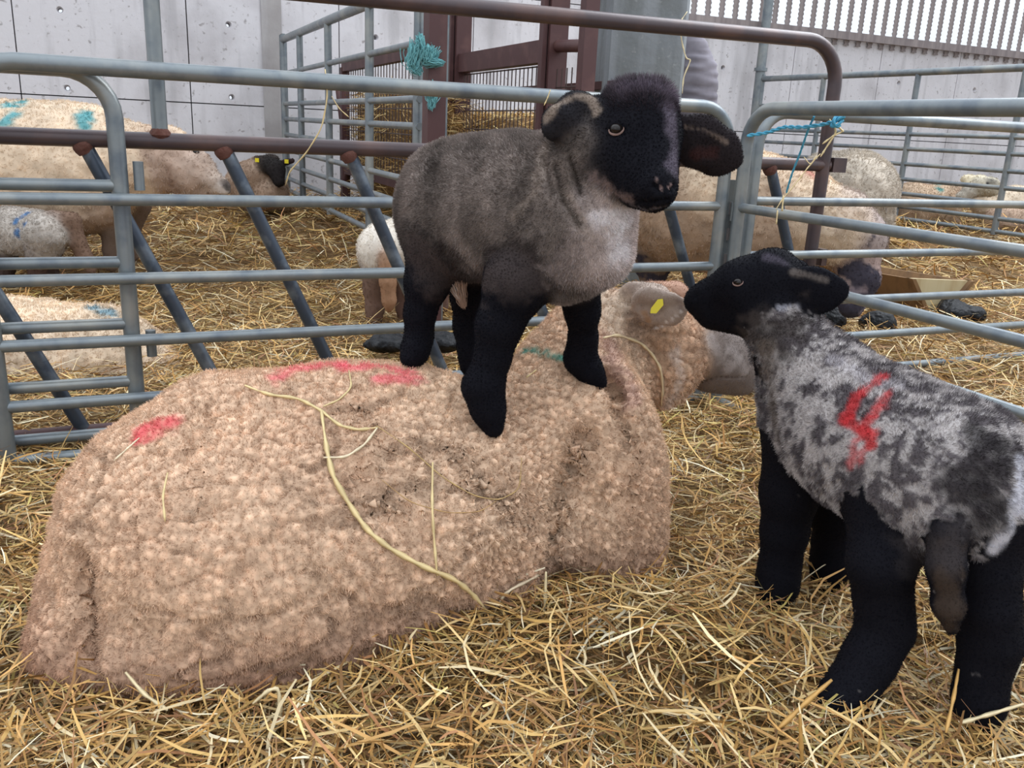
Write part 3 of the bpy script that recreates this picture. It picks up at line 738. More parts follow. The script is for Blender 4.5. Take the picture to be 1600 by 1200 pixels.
# ------------------------------------------------------------ lamb standing on the ewe
BLK = (.0045, .0045, .0075); GRY = (.175, .145, .13); LGT = (.42, .36, .34); PAL = (.75, .70, .70)
lp = [
 ell(J(722, 328, 1.64, 1)[0], rot_axes((.75, -.66, .05)), np.array([98, 92, 98])/F*1.78, .03, GRY),
 ell(J(800, 325, 1.57, 1)[0], rot_axes((.75, -.66, .05)), np.array([125, 96, 104])/F*1.72, .04, GRY),
 ell(J(878, 345, 1.50, 1)[0], rot_axes((.75, -.66, .1)), np.array([95, 88, 112])/F*1.66, .04, GRY),
 cone(J(925, 350, 1.45, 58), J(935, 395, 1.45, 50), .04, LGT),
 cone(J(885, 290, 1.48, 78), J(925, 235, 1.43, 60), .03, GRY),
 cone(J(925, 330, 1.44, 55), J(955, 290, 1.41, 45), .03, LGT),
 # head
 cone(J(975, 205, 1.41, 62), J(1008, 200, 1.385, 55), .02, BLK),
 cone(J(960, 245, 1.39, 48), J(1000, 270, 1.355, 42), .03, BLK),
 cone(J(1012, 225, 1.37, 50), J(1025, 288, 1.31, 34), .02, BLK),
 cone(J(1000, 295, 1.345, 30), J(1020, 308, 1.315, 22), .02, BLK),
 cone(J(1028, 290, 1.295, 26), J(1034, 300, 1.29, 21), .012, BLK),
 cone(J(985, 160, 1.42, 34), J(1020, 158, 1.41, 32), .02, (.05, .045, .05)),
 # legs
] 
lp += chain([J(855, 385, 1.47, 56), J(808, 440, 1.46, 50), J(779, 510, 1.455, 34), J(770, 556, 1.455, 26), J(755, 604, 1.45, 30), J(763, 640, 1.445, 24), J(771, 668, 1.44, 16)], .02, BLK)
lp += chain([J(902, 430, 1.53, 40), J(910, 485, 1.56, 25), J(911, 530, 1.59, 20), J(907, 560, 1.60, 23), J(922, 580, 1.60, 18), J(938, 598, 1.60, 11)], .02, BLK)
lp += chain([J(690, 380, 1.61, 66), J(668, 440, 1.60, 33), J(656, 490, 1.60, 22), J(655, 526, 1.60, 19), J(647, 552, 1.585, 19), J(641, 562, 1.575, 12)], .02, BLK)
lp += chain([J(742, 390, 1.69, 60), J(738, 460, 1.70, 32), J(735, 510, 1.71, 24), J(738, 550, 1.70, 20), J(733, 573, 1.69, 14)], .02, BLK)
# ears
vd = ray(900, 190)/np.linalg.norm(ray(900, 190))
lp += chain([J(932, 172, 1.42, 22), J(902, 180, 1.40, 34), J(874, 196, 1.385, 29), J(861, 205, 1.38, 15)], .01, (.016, .015, .018), fl=(vd+np.array([0, 0, .25]), .38))
vd2 = ray(1110, 230)/np.linalg.norm(ray(1110, 230))
lp += chain([J(1058, 200, 1.43, 22), J(1092, 220, 1.44, 38), J(1124, 238, 1.45, 34), J(1147, 248, 1.455, 14)], .01, (.018, .014, .016), fl=(vd2+np.array([0, 0, .2]), .33))
# shallow hollows inside the ears, eye sockets, nostrils, mouth line
def dent(x, y, Y, rx, k=.01): p, r = J(x, y, Y, rx); return ell(p, np.eye(3), (r, r, r), k, sub=True)
lp += [dent(885, 200, 1.335, 26, .012), dent(1112, 238, 1.395, 28, .01), dent(964, 200, 1.318, 13, .01), dent(1026, 292, 1.262, 7, .005), dent(1046, 290, 1.264, 6, .005)]
lp += [dict(cone(J(985, 306, 1.28, 3), J(1040, 311, 1.262, 3), .006), sub=True)]
V, Q = body_mesh(lp, .0038)
N = normals(V, Q); C = prim_colors(lp, V, .005, .012, 45)
yy = np.array([0.0])
K = (V-CAMP)@FW; PX = 800+F*((V-CAMP)@RT)/K
bvL = bvh_of(V, Q)
body = sstep(.05, .11, C[:, 0])
nz = fbm(V, 60, 4)
st = fbm(V*np.array([1.0, 1.0, .35]), 26, 12)
C = C*(1+body[:, None]*((nz-.5)*.5+(st-.5)*1.5)[:, None])
# darker belly and thigh, belly tufts (coat colours of the lamb)
paint(V, C, bvL, [[(860, 430), (820, 440), (780, 430), (700, 440), (660, 420)], [(820, 400), (770, 410)], [(650, 380), (700, 400)]], (.045, .035, .034), .035, amt=.75)
paint(V, C, bvL, [[(945, 350), (965, 360), (968, 400)], [(960, 335), (975, 345)]], (.80, .76, .78), .022, amt=.8)  # pale breast: white tuft with a backlit highlight painted in
paint(V, C, bvL, [[(930, 440), (880, 420), (900, 390)]], (.42, .35, .33), .030, amt=.5)
paint(V, C, bvL, [[(868, 262), (880, 310), (905, 350)], [(892, 250), (905, 300)]], (.05, .04, .035), .006, amt=.8)  # dark lines paint shade into the neck folds
paint(V, C, bvL, [[(885, 300), (905, 345), (925, 370)], [(850, 235), (835, 300), (800, 340)]], (.34, .28, .24), .010, amt=.5)
paint(V, C, bvL, [[(868, 165), (900, 150), (925, 152)], [(852, 185), (868, 165)], [(925, 155), (932, 175)]], (.24, .19, .155), .007, amt=.8, sc=25)
paint(V, C, bvL, [[(1072, 198), (1100, 203), (1135, 222)]], (.16, .12, .10), .004, amt=.75, sc=25)
paint(V, C, bvL, [[(1085, 245), (1110, 240)]], (.05, .018, .016), .010, amt=.6)
paint(V, C, bvL, [[(980, 140), (1020, 135), (1050, 150)], [(1045, 170), (1055, 230), (1052, 262)]], (.12, .10, .13), .014, amt=.65, sc=30)  # lilac crown, and a nose-bridge highlight painted into the colour
paint(V, C, bvL, [[(1026, 281), (1032, 286), (1033, 294)], [(1046, 292), (1050, 288)]], (.28, .20, .19), .0022, amt=.85, sc=150)
paint(V, C, bvL, [[(985, 320), (1010, 328), (1040, 322)]], (.16, .14, .15), .004, amt=.6, sc=100)  # chin highlight painted as a paler line
paint(V, C, bvL, [[(930, 280), (955, 298), (985, 312)]], (.26, .19, .18), .010, amt=.55, sc=60)
C = np.clip(C, 0, 1)
crease = worley(V, .02, 8); 
V = V + N*((st-.5)*.010*body)[:, None]
press(V, N, bvL, [[(868, 262), (880, 310), (905, 350)], [(892, 250), (908, 300)], [(850, 245), (862, 300)]], .007, .009)
press(V, N, bvL, [[(1022, 290), (1028, 296)], [(1050, 296), (1054, 290)]], .0045, .006)
press(V, N, bvL, [[(980, 312), (1010, 317), (1045, 312)]], .003, .005)
press(V, N, bvL, [[(955, 203), (972, 203)]], .009, .005); press(V, N, bvL, [[(995, 225), (1000, 265)]], .02, .004)
N = normals(V, Q)
lo = P(760, 560, 1.5)
lamb1 = mesh_obj('lamb', V, Q, M['skin'], origin=tuple(lo), cols=C)
tag(lamb1, 'grey lamb with black face and legs standing on the ewe', 'lamb')
ln = np.where(body > .5, .0080, .0028); _zt = P(1000, 165, 1.42)[2]; crown = sstep(_zt-.03, _zt+.02, V[:, 2])*sstep(930, 960, PX)*sstep(1075, 1062, PX)
ln = np.maximum(ln, .013*crown); C = np.clip(C + crown[:, None]*np.array((.05, .038, .045))*(.5+fbm(V, 40, 90))[:, None], 0, 1)
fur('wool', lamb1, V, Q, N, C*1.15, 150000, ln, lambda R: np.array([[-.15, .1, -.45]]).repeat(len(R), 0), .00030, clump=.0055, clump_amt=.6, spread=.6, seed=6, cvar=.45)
eyeball(lamb1, 963, 202, bvL, .0105)
mb = MB(); q = hit(bvL, 694, 436)
def tuft(parent, pts, Ys, r, n, col, seed, name='tuft', rad=.0006, mt='hair'):
    rng = np.random.default_rng(seed); c = np.array([P(x, y, Y) for (x, y), Y in zip(pts, Ys)]); k = 7
    tt = np.linspace(0, len(c)-1, k); base = np.stack([np.interp(tt, np.arange(len(c)), c[:, i]) for i in range(3)], -1)
    off = rng.normal(0, r*.5, (n, 1, 3)); env = np.linspace(1, .35, k)[None, :, None]
    pts_ = base[None]+off*env+rng.normal(0, r*.08, (n, k, 3)); cu = bpy.data.hair_curves.new(name); cu.add_curves([k]*n)
    org = np.array(parent_world(parent)) if parent is not None else base[0]
    cu.attributes['position'].data.foreach_set('vector', (pts_-org).astype(np.float32).ravel())
    ra = cu.attributes.get('radius') or cu.attributes.new('radius', 'FLOAT', 'POINT'); ra.data.foreach_set('value', (np.tile(np.linspace(1, .4, k), n)*rad).astype(np.float32))
    ca = cu.attributes.new('col', 'FLOAT_COLOR', 'CURVE'); c4 = np.ones((n, 4), np.float32); c4[:, :3] = np.clip(np.array(col)*rng.uniform(.7, 1.2, (n, 1)), 0, 1); ca.data.foreach_set('color', c4.ravel())
    cu.materials.append(M[mt]); o = bpy.data.objects.new(name, cu); COL.objects.link(o)
    if parent is not None: o.parent = parent
    else: o.location = tuple(org)
    return o
for a_, b_, cl in (((693, 432), (678, 470), (.5, .45, .42)), ((702, 425), (720, 468), (.55, .47, .42)), ((715, 440), (724, 478), (.4, .27, .2))):
    t_ = tuft(lamb1, [a_, b_], (1.60, 1.60), .012, 350, cl, int(a_[0])); t_['kind'] = 'stuff'; t_['label'] = 'pale belly tuft'

# ------------------------------------------------------------ speckled lamb at right
SPW = (.47, .435, .425)
sp = [
 ell(J(1290, 638, 1.50, 1)[0], rot_axes((-.05, .97, .05)), np.array([120, 84, 102])/F*1.70, .03, SPW),
 ell(J(1372, 692, 1.38, 1)[0], rot_axes((-.3, .95, .02)), np.array([140, 118, 112])/F*1.57, .04, SPW),
 ell(J(1470, 745, 1.27, 1)[0], rot_axes((-.35, .93, .0)), np.array([125, 122, 122])/F*1.45, .04, SPW),
 ell(J(1520, 765, 1.24, 1)[0], rot_axes((-.2, .95, .0)), np.array([90, 80, 100])/F*1.42, .04, SPW),
 cone(J(1274, 590, 1.52, 72), J(1216, 503, 1.56, 48), .03, SPW),
 cone(J(1240, 640, 1.52, 42), J(1212, 530, 1.55, 36), .03, (.16, .13, .12)),
 # head
 cone(J(1200, 440, 1.58, 50), J(1160, 452, 1.59, 45), .02, BLK),
 cone(J(1160, 450, 1.59, 42), J(1110, 468, 1.62, 31), .02, BLK),
 cone(J(1108, 466, 1.62, 29), J(1092, 470, 1.63, 23), .012, BLK),
 cone(J(1175, 490, 1.58, 38), J(1115, 492, 1.61, 24), .02, BLK),
 cone(J(1215, 425, 1.58, 32), J(1225, 430, 1.58, 28), .02, (.03, .03, .035)),
 cone(J(1205, 480, 1.57, 45), J(1235, 470, 1.57, 38), .02, (.02, .02, .022)),
]
vd3 = ray(1270, 450)/np.linalg.norm(ray(1270, 450))
sp += chain([J(1228, 446, 1.535, 24), J(1262, 452, 1.525, 31), J(1292, 455, 1.52, 26), J(1312, 453, 1.515, 10)], .012, (.014, .013, .015), fl=(vd3+np.array([0, 0, .3]), .36))
sp += chain([J(1215, 425, 1.66, 20), J(1238, 415, 1.70, 22), J(1258, 412, 1.73, 8)], .012, (.03, .028, .03), fl=((0, .5, 1), .4))
sp += chain([J(1252, 690, 1.50, 60), J(1234, 770, 1.50, 42), J(1226, 830, 1.50, 33), J(1219, 880, 1.50, 28), J(1214, 915, 1.49, 29), J(1207, 935, 1.475, 20)], .025, BLK)
sp += chain([J(1318, 740, 1.58, 55), J(1305, 800, 1.60, 34), J(1300, 850, 1.61, 27), J(1297, 885, 1.61, 27), J(1290, 908, 1.60, 20)], .025, BLK)
sp += chain([J(1395, 800, 1.26, 75), J(1376, 880, 1.22, 47), J(1380, 940, 1.22, 39), J(1384, 982, 1.215, 38), J(1358, 1030, 1.20, 37), J(1328, 1080, 1.18, 36), J(1305, 1112, 1.165, 34), J(1290, 1126, 1.155, 20)], .025, BLK)
sp += chain([J(1535, 820, 1.20, 70), J(1545, 890, 1.18, 42), J(1546, 950, 1.17, 40), J(1548, 1000, 1.17, 42), J(1536, 1050, 1.165, 34), J(1530, 1095, 1.16, 35), J(1524, 1122, 1.155, 28)], .025, BLK)
sp += chain([J(1480, 830, 1.15, 30), J(1478, 890, 1.13, 25), J(1482, 945, 1.125, 21), J(1487, 982, 1.125, 11)], .02, (.045, .033, .025))
sp += [dent(1152, 440, 1.50, 9, .008), dent(1086, 462, 1.60, 5, .004)]
V, Q = body_mesh(sp, .0042)
N = normals(V, Q); C = prim_colors(sp, V, .005, .014, 45)
bvS = bvh_of(V, Q)
body = sstep(.10, .3, C[:, 0])
st = fbm(V, 74, 21); st2 = fbm(V, 20, 22); st3 = fbm(V, 110, 23)
bb = sstep(.36, .64, C[:, 0]/SPW[0]*.95+(st-.5)*1.1)[:, None]; C = np.array(SPW)*bb + np.array(BLK)*(1-bb); body = bb[:, 0]
dk = sstep(.44, .58, st*.6+st2*.4+(st3-.5)*.35)*.9
SK = np.array((.055, .045, .052))
C = C*(1-dk[:, None]*body[:, None]) + SK*dk[:, None]*body[:, None]
C = C*(1+body[:, None]*(st3-.5)[:, None]*.5)
paint(V, C, bvS, [[(1478, 850), (1478, 900), (1484, 975)]], (.045, .032, .025), .022, amt=.9)
paint(V, C, bvS, [[(1540, 690), (1500, 760), (1540, 800), (1490, 830)], [(1570, 700), (1550, 780)], [(1420, 860), (1480, 870)]], (.03, .026, .028), .028, amt=.8, sc=30)
paint(V, C, bvS, [[(1590, 760), (1578, 830), (1550, 860)], [(1592, 720), (1594, 800)]], (.62, .62, .68), .010, amt=.75)  # whitish strips: highlight painted along the rump's right edge
paint(V, C, bvS, [[(1400, 600), (1350, 590), (1300, 560)]], (.50, .47, .49), .014, amt=.5, sc=80)
paint(V, C, bvS, [[(1375, 590), (1348, 612), (1322, 652)], [(1388, 615), (1368, 645), (1345, 672), (1358, 692)], [(1330, 658), (1352, 672)], [(1365, 675), (1360, 695)]], (.52, .04, .045), .010, amt=.8, sc=70)
paint(V, C, bvS, [[(1335, 690), (1328, 725)], [(1355, 690), (1345, 720)]], (.58, .12, .12), .008, amt=.6, sc=70)
paint(V, C, bvS, [[(1240, 425), (1265, 430), (1290, 438)]], (.13, .11, .10), .006, amt=.7, sc=25)
paint(V, C, bvS, [[(1200, 400), (1225, 412)]], (.07, .06, .08), .010, amt=.6, sc=30)
paint(V, C, bvS, [[(1218, 480), (1245, 478)]], (.35, .35, .40), .006, amt=.6)
paint(V, C, bvS, [[(1185, 500), (1225, 515), (1250, 500)], [(1180, 530), (1215, 540)]], (.055, .045, .042), .03, amt=.75, sc=35)
paint(V, C, bvS, [[(1195, 545), (1205, 600), (1215, 680)]], (.16, .13, .11), .02, amt=.7, sc=40)
C = np.clip(C, 0, 1)
V = V + N*((st-.5)*.010*body)[:, None]; N = normals(V, Q)
lo = P(1380, 1000, 1.35); lo[2] = 0
lamb2 = mesh_obj('lamb', V, Q, M['skin'], origin=tuple(lo), cols=C)
tag(lamb2, 'speckled grey and white lamb with a red mark nuzzling the ewe at right', 'lamb')
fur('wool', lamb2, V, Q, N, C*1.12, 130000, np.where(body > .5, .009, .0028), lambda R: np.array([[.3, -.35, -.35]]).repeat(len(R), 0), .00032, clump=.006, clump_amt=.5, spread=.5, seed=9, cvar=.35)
eyeball(lamb2, 1153, 441, bvS, .0085)

# ------------------------------------------------------------ sheep beyond the hurdles
def flock_member(name, prims, h, label, cat, marks=(), hairs=18000, hl=.012, speckle=None, seed=1, wooln=(.5, .25), eyes=(), zcut=None, group=None, fsc=1.0, org=None):
    V, Q = body_mesh(prims, h, zcut=zcut); N = normals(V, Q); C = prim_colors(prims, V, .009, .012, 25)
    b = bvh_of(V, Q)
    wl = sstep(.35, .39, C[:, 0])
    C = C*(1+wl[:, None]*((fbm(V, 22, seed)-.5)*wooln[0]+(fbm(V, 5, seed+1)-.5)*wooln[1]*2)[:, None])
    if speckle:
        c0, sc, lo_, hi_ = speckle; k = sstep(lo_, hi_, fbm(V, sc, seed+5)); C = C*(1-k[:, None]*(1-wl[:, None])) + np.array(c0)*k[:, None]*(1-wl[:, None])
    for strokes, colr, r in marks: paint(V, C, b, strokes, colr, r, amt=.85, sc=30)
    C = np.clip(C, 0, 1)
    V = V + N*((fbm(V, 18, seed+7)-.5)*.03*wl*fsc)[:, None]; N = normals(V, Q)
    o3 = V.mean(0) if org is None else np.array(org); o3 = np.array([o3[0], o3[1], max(V[:, 2].min(), 0)])
    o = mesh_obj(name, V, Q, M['skin'], origin=tuple(o3), cols=C); tag(o, label, cat, group)
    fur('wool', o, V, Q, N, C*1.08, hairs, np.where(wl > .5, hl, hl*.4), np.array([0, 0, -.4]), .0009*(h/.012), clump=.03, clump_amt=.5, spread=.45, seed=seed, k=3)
    for x, y, r in eyes: eyeball(o, x, y, b, r, rim=False)
    return o, b
CR = (.66, .52, .38); CRD = (.40, .29, .215); LEGC = (.17, .12, .09)
# standing ewe, left
Y0 = 4.45
p = [cone(J(-120, 265, Y0, 108), J(120, 262, Y0, 98), .06, CR), cone(J(60, 300, Y0-.05, 70), J(140, 300, Y0-.05, 62), .05, CRD),
     cone(J(150, 250, Y0, 78), J(225, 255, Y0-.05, 55), .05, CR), cone(J(205, 240, Y0-.05, 42), J(262, 238, Y0-.1, 34), .04, CRD),
     cone(J(262, 245, Y0-.1, 42), J(300, 268, Y0-.1, 34), .03, (.45, .33, .26)), cone(J(300, 265, Y0-.1, 32), J(340, 290, Y0-.1, 17), .03, (.50, .40, .33)),
     cone(J(262, 270, Y0-.1, 32), J(320, 295, Y0-.1, 15), .03, (.45, .33, .26)), cone(J(350, 291, Y0-.12, 11), J(352, 297, Y0-.12, 9), .01, (.03, .025, .025)), dict(cone(J(325, 305, Y0-.25, 2), J(352, 305, Y0-.25, 2), .012), sub=True),
     cone(J(245, 215, Y0-.2, 14), J(215, 222, Y0-.28, 8), .02, CRD, fl=((0, 1, .3), .5)),
     cone(J(258, 214, Y0-.1, 18), J(280, 214, Y0-.1, 14), .02, CR)]
p += chain([J(160, 320, Y0-.05, 36), J(172, 360, Y0-.05, 14), J(172, 390, Y0-.05, 11), J(174, 415, Y0-.05, 11)], .02, LEGC)
p += chain([J(210, 320, Y0+.15, 26), J(205, 360, Y0+.15, 13), J(207, 400, Y0+.15, 10)], .02, LEGC)
p += chain([J(-160, 330, Y0, 40), J(-170, 380, Y0, 16), J(-165, 425, Y0, 13)], .02, LEGC)
flock_member('ewe', p, .013, 'standing cream ewe with two blue-green marks on her back at left', 'sheep',
  marks=[([[(12, 165), (22, 178), (10, 188)], [(25, 165), (35, 160)]], (.03, .28, .32), .035), ([[(128, 185), (138, 178), (130, 195)]], (.03, .28, .32), .032), ([[(340, 298), (350, 302)]], (.66, .58, .52), .03), ([[(353, 291), (356, 295)]], (.02, .015, .015), .012), ([[(326, 303), (340, 308), (350, 307)]], (.10, .07, .06), .007), ([[(312, 240), (319, 252)]], (.08, .05, .04), .008), ([[(262, 262), (268, 290), (285, 305)]], (.30, .2, .15), .016)], hairs=26000, eyes=((306, 238, .017),), seed=31)  # last stroke paints shade into the cheek crease
# blackfaced ewe by the wall
Y0 = 6.1
p = [cone(J(385, 285, Y0+.1, 30), J(405, 270, Y0, 24), .04, CRD), cone(J(400, 300, Y0+.1, 32), J(425, 300, Y0, 26), .04, CRD),
     cone(J(415, 258, Y0-.05, 15), J(432, 262, Y0-.1, 13), .02, (.02, .017, .016)), cone(J(432, 268, Y0-.12, 14), J(436, 284, Y0-.16, 9), .02, (.018, .015, .015)),
     cone(J(410, 250, Y0-.05, 7), J(400, 247, Y0-.05, 5), .01, (.03, .02, .02), fl=((0, 1, 0), .6)), cone(J(444, 254, Y0-.05, 6), J(457, 251, Y0-.05, 5), .01, (.04, .025, .025), fl=((0, 1, 0), .6)),
     cone(J(422, 248, Y0-.03, 8), J(430, 249, Y0-.03, 7), .01, (.05, .04, .035))]
o, b = flock_member('ewe', p, .012, 'ewe with a black face and yellow ear tags lying by the concrete wall', 'sheep', hairs=9000, seed=41, fsc=.6)
for x, y in ((403, 250), (449, 252)):
    q = hit(b, x, y)
    if q is not None:
        t_ = MB().box(q-np.array([0, .02, 0]), (.013, .003, .013)).build('ear_tag', M['yellow'], o, smooth=False)
# lamb with the blue mark, left
Y0 = 3.95; G2 = (.40, .36, .32)
p = [cone(J(15, 360, Y0+.1, 36), J(72, 366, Y0, 34), .04, G2), cone(J(70, 368, Y0-.05, 32), J(66, 392, Y0-.05, 21), .03, G2)]
p += chain([J(62, 385, Y0-.05, 20), J(58, 410, Y0-.05, 15), J(58, 430, Y0-.05, 13)], .02, (.07, .04, .03))
p += chain([J(12, 385, Y0+.1, 17), J(12, 410, Y0+.1, 13), J(10, 428, Y0+.1, 12)], .02, (.06, .04, .035))
p += chain([J(82, 385, Y0+.1, 17), J(80, 410, Y0+.1, 11), J(83, 428, Y0+.1, 9)], .02, (.06, .04, .035))
p += chain([J(88, 350, Y0, 22), J(112, 345, Y0, 13), J(122, 380, Y0, 12), J(133, 402, Y0, 11), J(142, 420, Y0, 9)], .02, (.16, .10, .07))
flock_member('lamb', p, .010, 'small grey lamb with a blue squiggle on its side below the standing ewe', 'lamb', marks=[([[(42, 334), (26, 344), (38, 351), (28, 364)]], (.02, .14, .34), .017)], hairs=12000, seed=51, hl=.01, fsc=.6)
# ewe lying behind the barrier, left front
Y0 = 3.0
p = [cone(J(20, 600, Y0, 130), J(150, 600, Y0, 122), .06, CR), cone(J(150, 610, Y0, 115), J(215, 640, Y0, 95), .06, CR), cone(J(-60, 620, Y0, 120), J(20, 600, Y0, 130), .06, CR),
     cone(J(60, 690, Y0-.1, 95), J(190, 700, Y0-.1, 85), .05, CRD), cone(J(200, 625, Y0, 95), J(255, 665, Y0-.05, 70), .05, CR)]
flock_member('ewe', p, .012, 'cream ewe lying low behind the bars at the left edge', 'sheep', marks=[([[(150, 482), (172, 490)]], (.10, .22, .28), .03)], hairs=26000, seed=61, zcut=-.12)
# white lamb, centre
Y0 = 3.75; WL = (.72, .66, .58)
p = [cone(J(600, 390, Y0-.1, 42), J(650, 385, Y0+.1, 48), .04, WL), cone(J(640, 365, Y0+.1, 34), J(690, 370, Y0+.25, 40), .04, WL), cone(J(690, 372, Y0+.25, 40), J(722, 350, Y0+.3, 24), .03, WL),
     cone(J(722, 345, Y0+.3, 20), J(742, 360, Y0+.3, 12), .02, (.4, .33, .3))]
p += chain([J(590, 410, Y0-.1, 28), J(584, 450, Y0-.1, 16), J(586, 480, Y0-.1, 14), J(584, 502, Y0-.1, 13)], .02, (.16, .10, .075))
p += chain([J(628, 415, Y0-.05, 26), J(632, 450, Y0-.05, 14), J(630, 480, Y0-.05, 11), J(632, 500, Y0-.05, 11)], .02, (.15, .09, .07))
p += chain([J(604, 400, Y0-.2, 14), J(606, 440, Y0-.22, 13), J(608, 470, Y0-.22, 11), J(608, 482, Y0-.22, 7)], .015, (.30, .17, .10))
p += chain([J(690, 400, Y0+.25, 24), J(690, 450, Y0+.25, 12), J(690, 480, Y0+.25, 11)], .02, (.15, .09, .07))
p += chain([J(712, 400, Y0+.35, 22), J(715, 450, Y0+.35, 12), J(715, 478, Y0+.35, 10)], .02, (.15, .09, .07))
flock_member('lamb', p, .009, 'white lamb seen from behind through the bars left of the grey lamb', 'lamb', hairs=14000, seed=71, hl=.009, fsc=.5, wooln=(.25, .15))
# ewe feeding, right
Y0 = 3.85
p = [cone(J(1075, 320, Y0+.1, 95), J(1180, 345, Y0, 92), .06, (.42, .30, .21)), cone(J(1120, 300, Y0, 78), J(1240, 335, Y0, 72), .06, CR), cone(J(1230, 340, Y0-.05, 72), J(1300, 355, Y0-.1, 58), .05, CR),
     cone(J(1310, 350, Y0-.1, 54), J(1340, 370, Y0-.12, 44), .04, (.34, .28, .26)), cone(J(1335, 385, Y0-.12, 40), J(1342, 430, Y0-.16, 31), .03, (.34, .25, .22)), cone(J(1342, 440, Y0-.16, 30), J(1330, 478, Y0-.2, 20), .03, (.20, .17, .20)),
     cone(J(1245, 265, Y0-.1, 13), J(1268, 278, Y0-.15, 7), .01, (.45, .14, .11), fl=((0, 1, 0), .5))]
p += chain([J(1200, 400, Y0, 40), J(1205, 450, Y0, 17), J(1207, 500, Y0, 14), J(1205, 530, Y0, 14)], .02, LEGC)
p += chain([J(1250, 395, Y0+.15, 36), J(1255, 440, Y0+.15, 16), J(1256, 500, Y0+.15, 13)], .02, LEGC)
p += chain([J(1020, 390, Y0+.2, 45), J(1020, 440, Y0+.2, 18), J(1022, 500, Y0+.2, 14)], .02, LEGC)
flock_member('ewe', p, .012, 'big cream and tan ewe lowering her speckled face behind the corner of the hurdles', 'sheep', speckle=((.05, .045, .06), 14, .46, .54), hairs=26000, seed=81)
# woolly sheep behind, rump towards us
Y0 = 5.6; YG = (.44, .385, .32)
p = [cone(J(1335, 300, Y0+.2, 62), J(1345, 300, Y0-.1, 55), .05, YG), cone(J(1340, 325, Y0, 55), J(1352, 345, Y0-.1, 40), .04, YG), cone(J(1290, 290, Y0+.4, 50), J(1330, 300, Y0+.2, 55), .05, YG)]
p += chain([J(1345, 350, Y0, 28), J(1345, 385, Y0, 12), J(1345, 402, Y0, 10)], .02, LEGC)
p += chain([J(1375, 345, Y0, 22), J(1378, 370, Y0, 11), J(1378, 396, Y0, 10)], .02, LEGC)
flock_member('sheep', p, .014, 'shaggy grey-yellow sheep standing farther back behind the feeding ewe', 'sheep', hairs=16000, seed=91, hl=.02)
Y0 = 7.2
p = [cone(J(1420, 318, Y0, 32), J(1470, 322, Y0, 30), .05, (.56, .42, .30)), cone(J(1470, 305, Y0, 18), J(1492, 300, Y0, 14), .03, (.56, .42, .30)), cone(J(1430, 345, Y0, 20), J(1480, 348, Y0, 18), .03, CRD),
     cone(J(1494, 300, Y0, 12), J(1500, 312, Y0-.1, 8), .02, (.30, .2, .15))]
flock_member('sheep', p, .016, 'tan sheep lying behind the far right gate', 'sheep', marks=[([[(1466, 288), (1468, 296)]], (.02, .25, .25), .03)], hairs=7000, seed=101, zcut=.1)
Y0 = 6.9
p = [cone(J(1545, 318, Y0+.3, 26), J(1640, 322, Y0+.3, 30), .05, (.62, .52, .40)), cone(J(1530, 292, Y0, 15), J(1548, 292, Y0, 15), .03, (.42, .38, .30)), cone(J(1515, 300, Y0, 12), J(1502, 306, Y0, 8), .02, (.42, .38, .32)),
     cone(J(1510, 280, Y0+.05, 8), J(1532, 281, Y0+.05, 8), .02, (.66, .58, .42)), cone(J(1545, 285, Y0-.05, 5), J(1553, 286, Y0-.05, 4), .01, (.03, .03, .03)), cone(J(1560, 345, Y0+.1, 22), J(1640, 350, Y0+.1, 22), .03, CRD)]
flock_member('sheep', p, .016, 'sheep with a mottled face lying at the right edge behind the far gate', 'sheep', speckle=((.03, .028, .028), 30, .5, .58), hairs=7000, seed=111, zcut=.1)

# ------------------------------------------------------------ small things
def lump(x, y, Y, rx, ry, label, seed):
    rng = np.random.default_rng(seed); p, r = J(x, y, Y, rx); r2 = ry/F*depth(p)
    pr_ = [ell(p+rng.normal(0, r*.3, 3)*np.array([1, 1, .3]), np.eye(3), (r*rng.uniform(.5, .8), r*.6, r2*rng.uniform(.6, .95)), .02) for _ in range(6)]
    V, Q = body_mesh(pr_, .006); N_ = normals(V, Q); V = V + N_*((fbm(V, 40, seed)-.5)*.015)[:, None]
    o = mesh_obj('black_lump', V, Q, M['blackgloss'], origin=(p[0], p[1], V[:, 2].min())); tag(o, label, 'lump')
lump(1296, 500, 4.05, 28, 22, 'glossy black lump partly under straw, leftmost of three behind the speckled lamb', 1)
lump(1365, 506, 4.05, 32, 24, 'glossy black lump with a straw across it, middle of three behind the speckled lamb', 2)
lump(1490, 487, 4.35, 30, 22, 'glossy black lump in front of the wooden trough', 3)
lump(612, 536, 3.1, 38, 13, 'low black lump under the hurdle rail by the white lamb', 4)
lump(695, 530, 3.1, 34, 14, 'low black lump under the hurdle rail between the grey lamb\'s legs', 5)

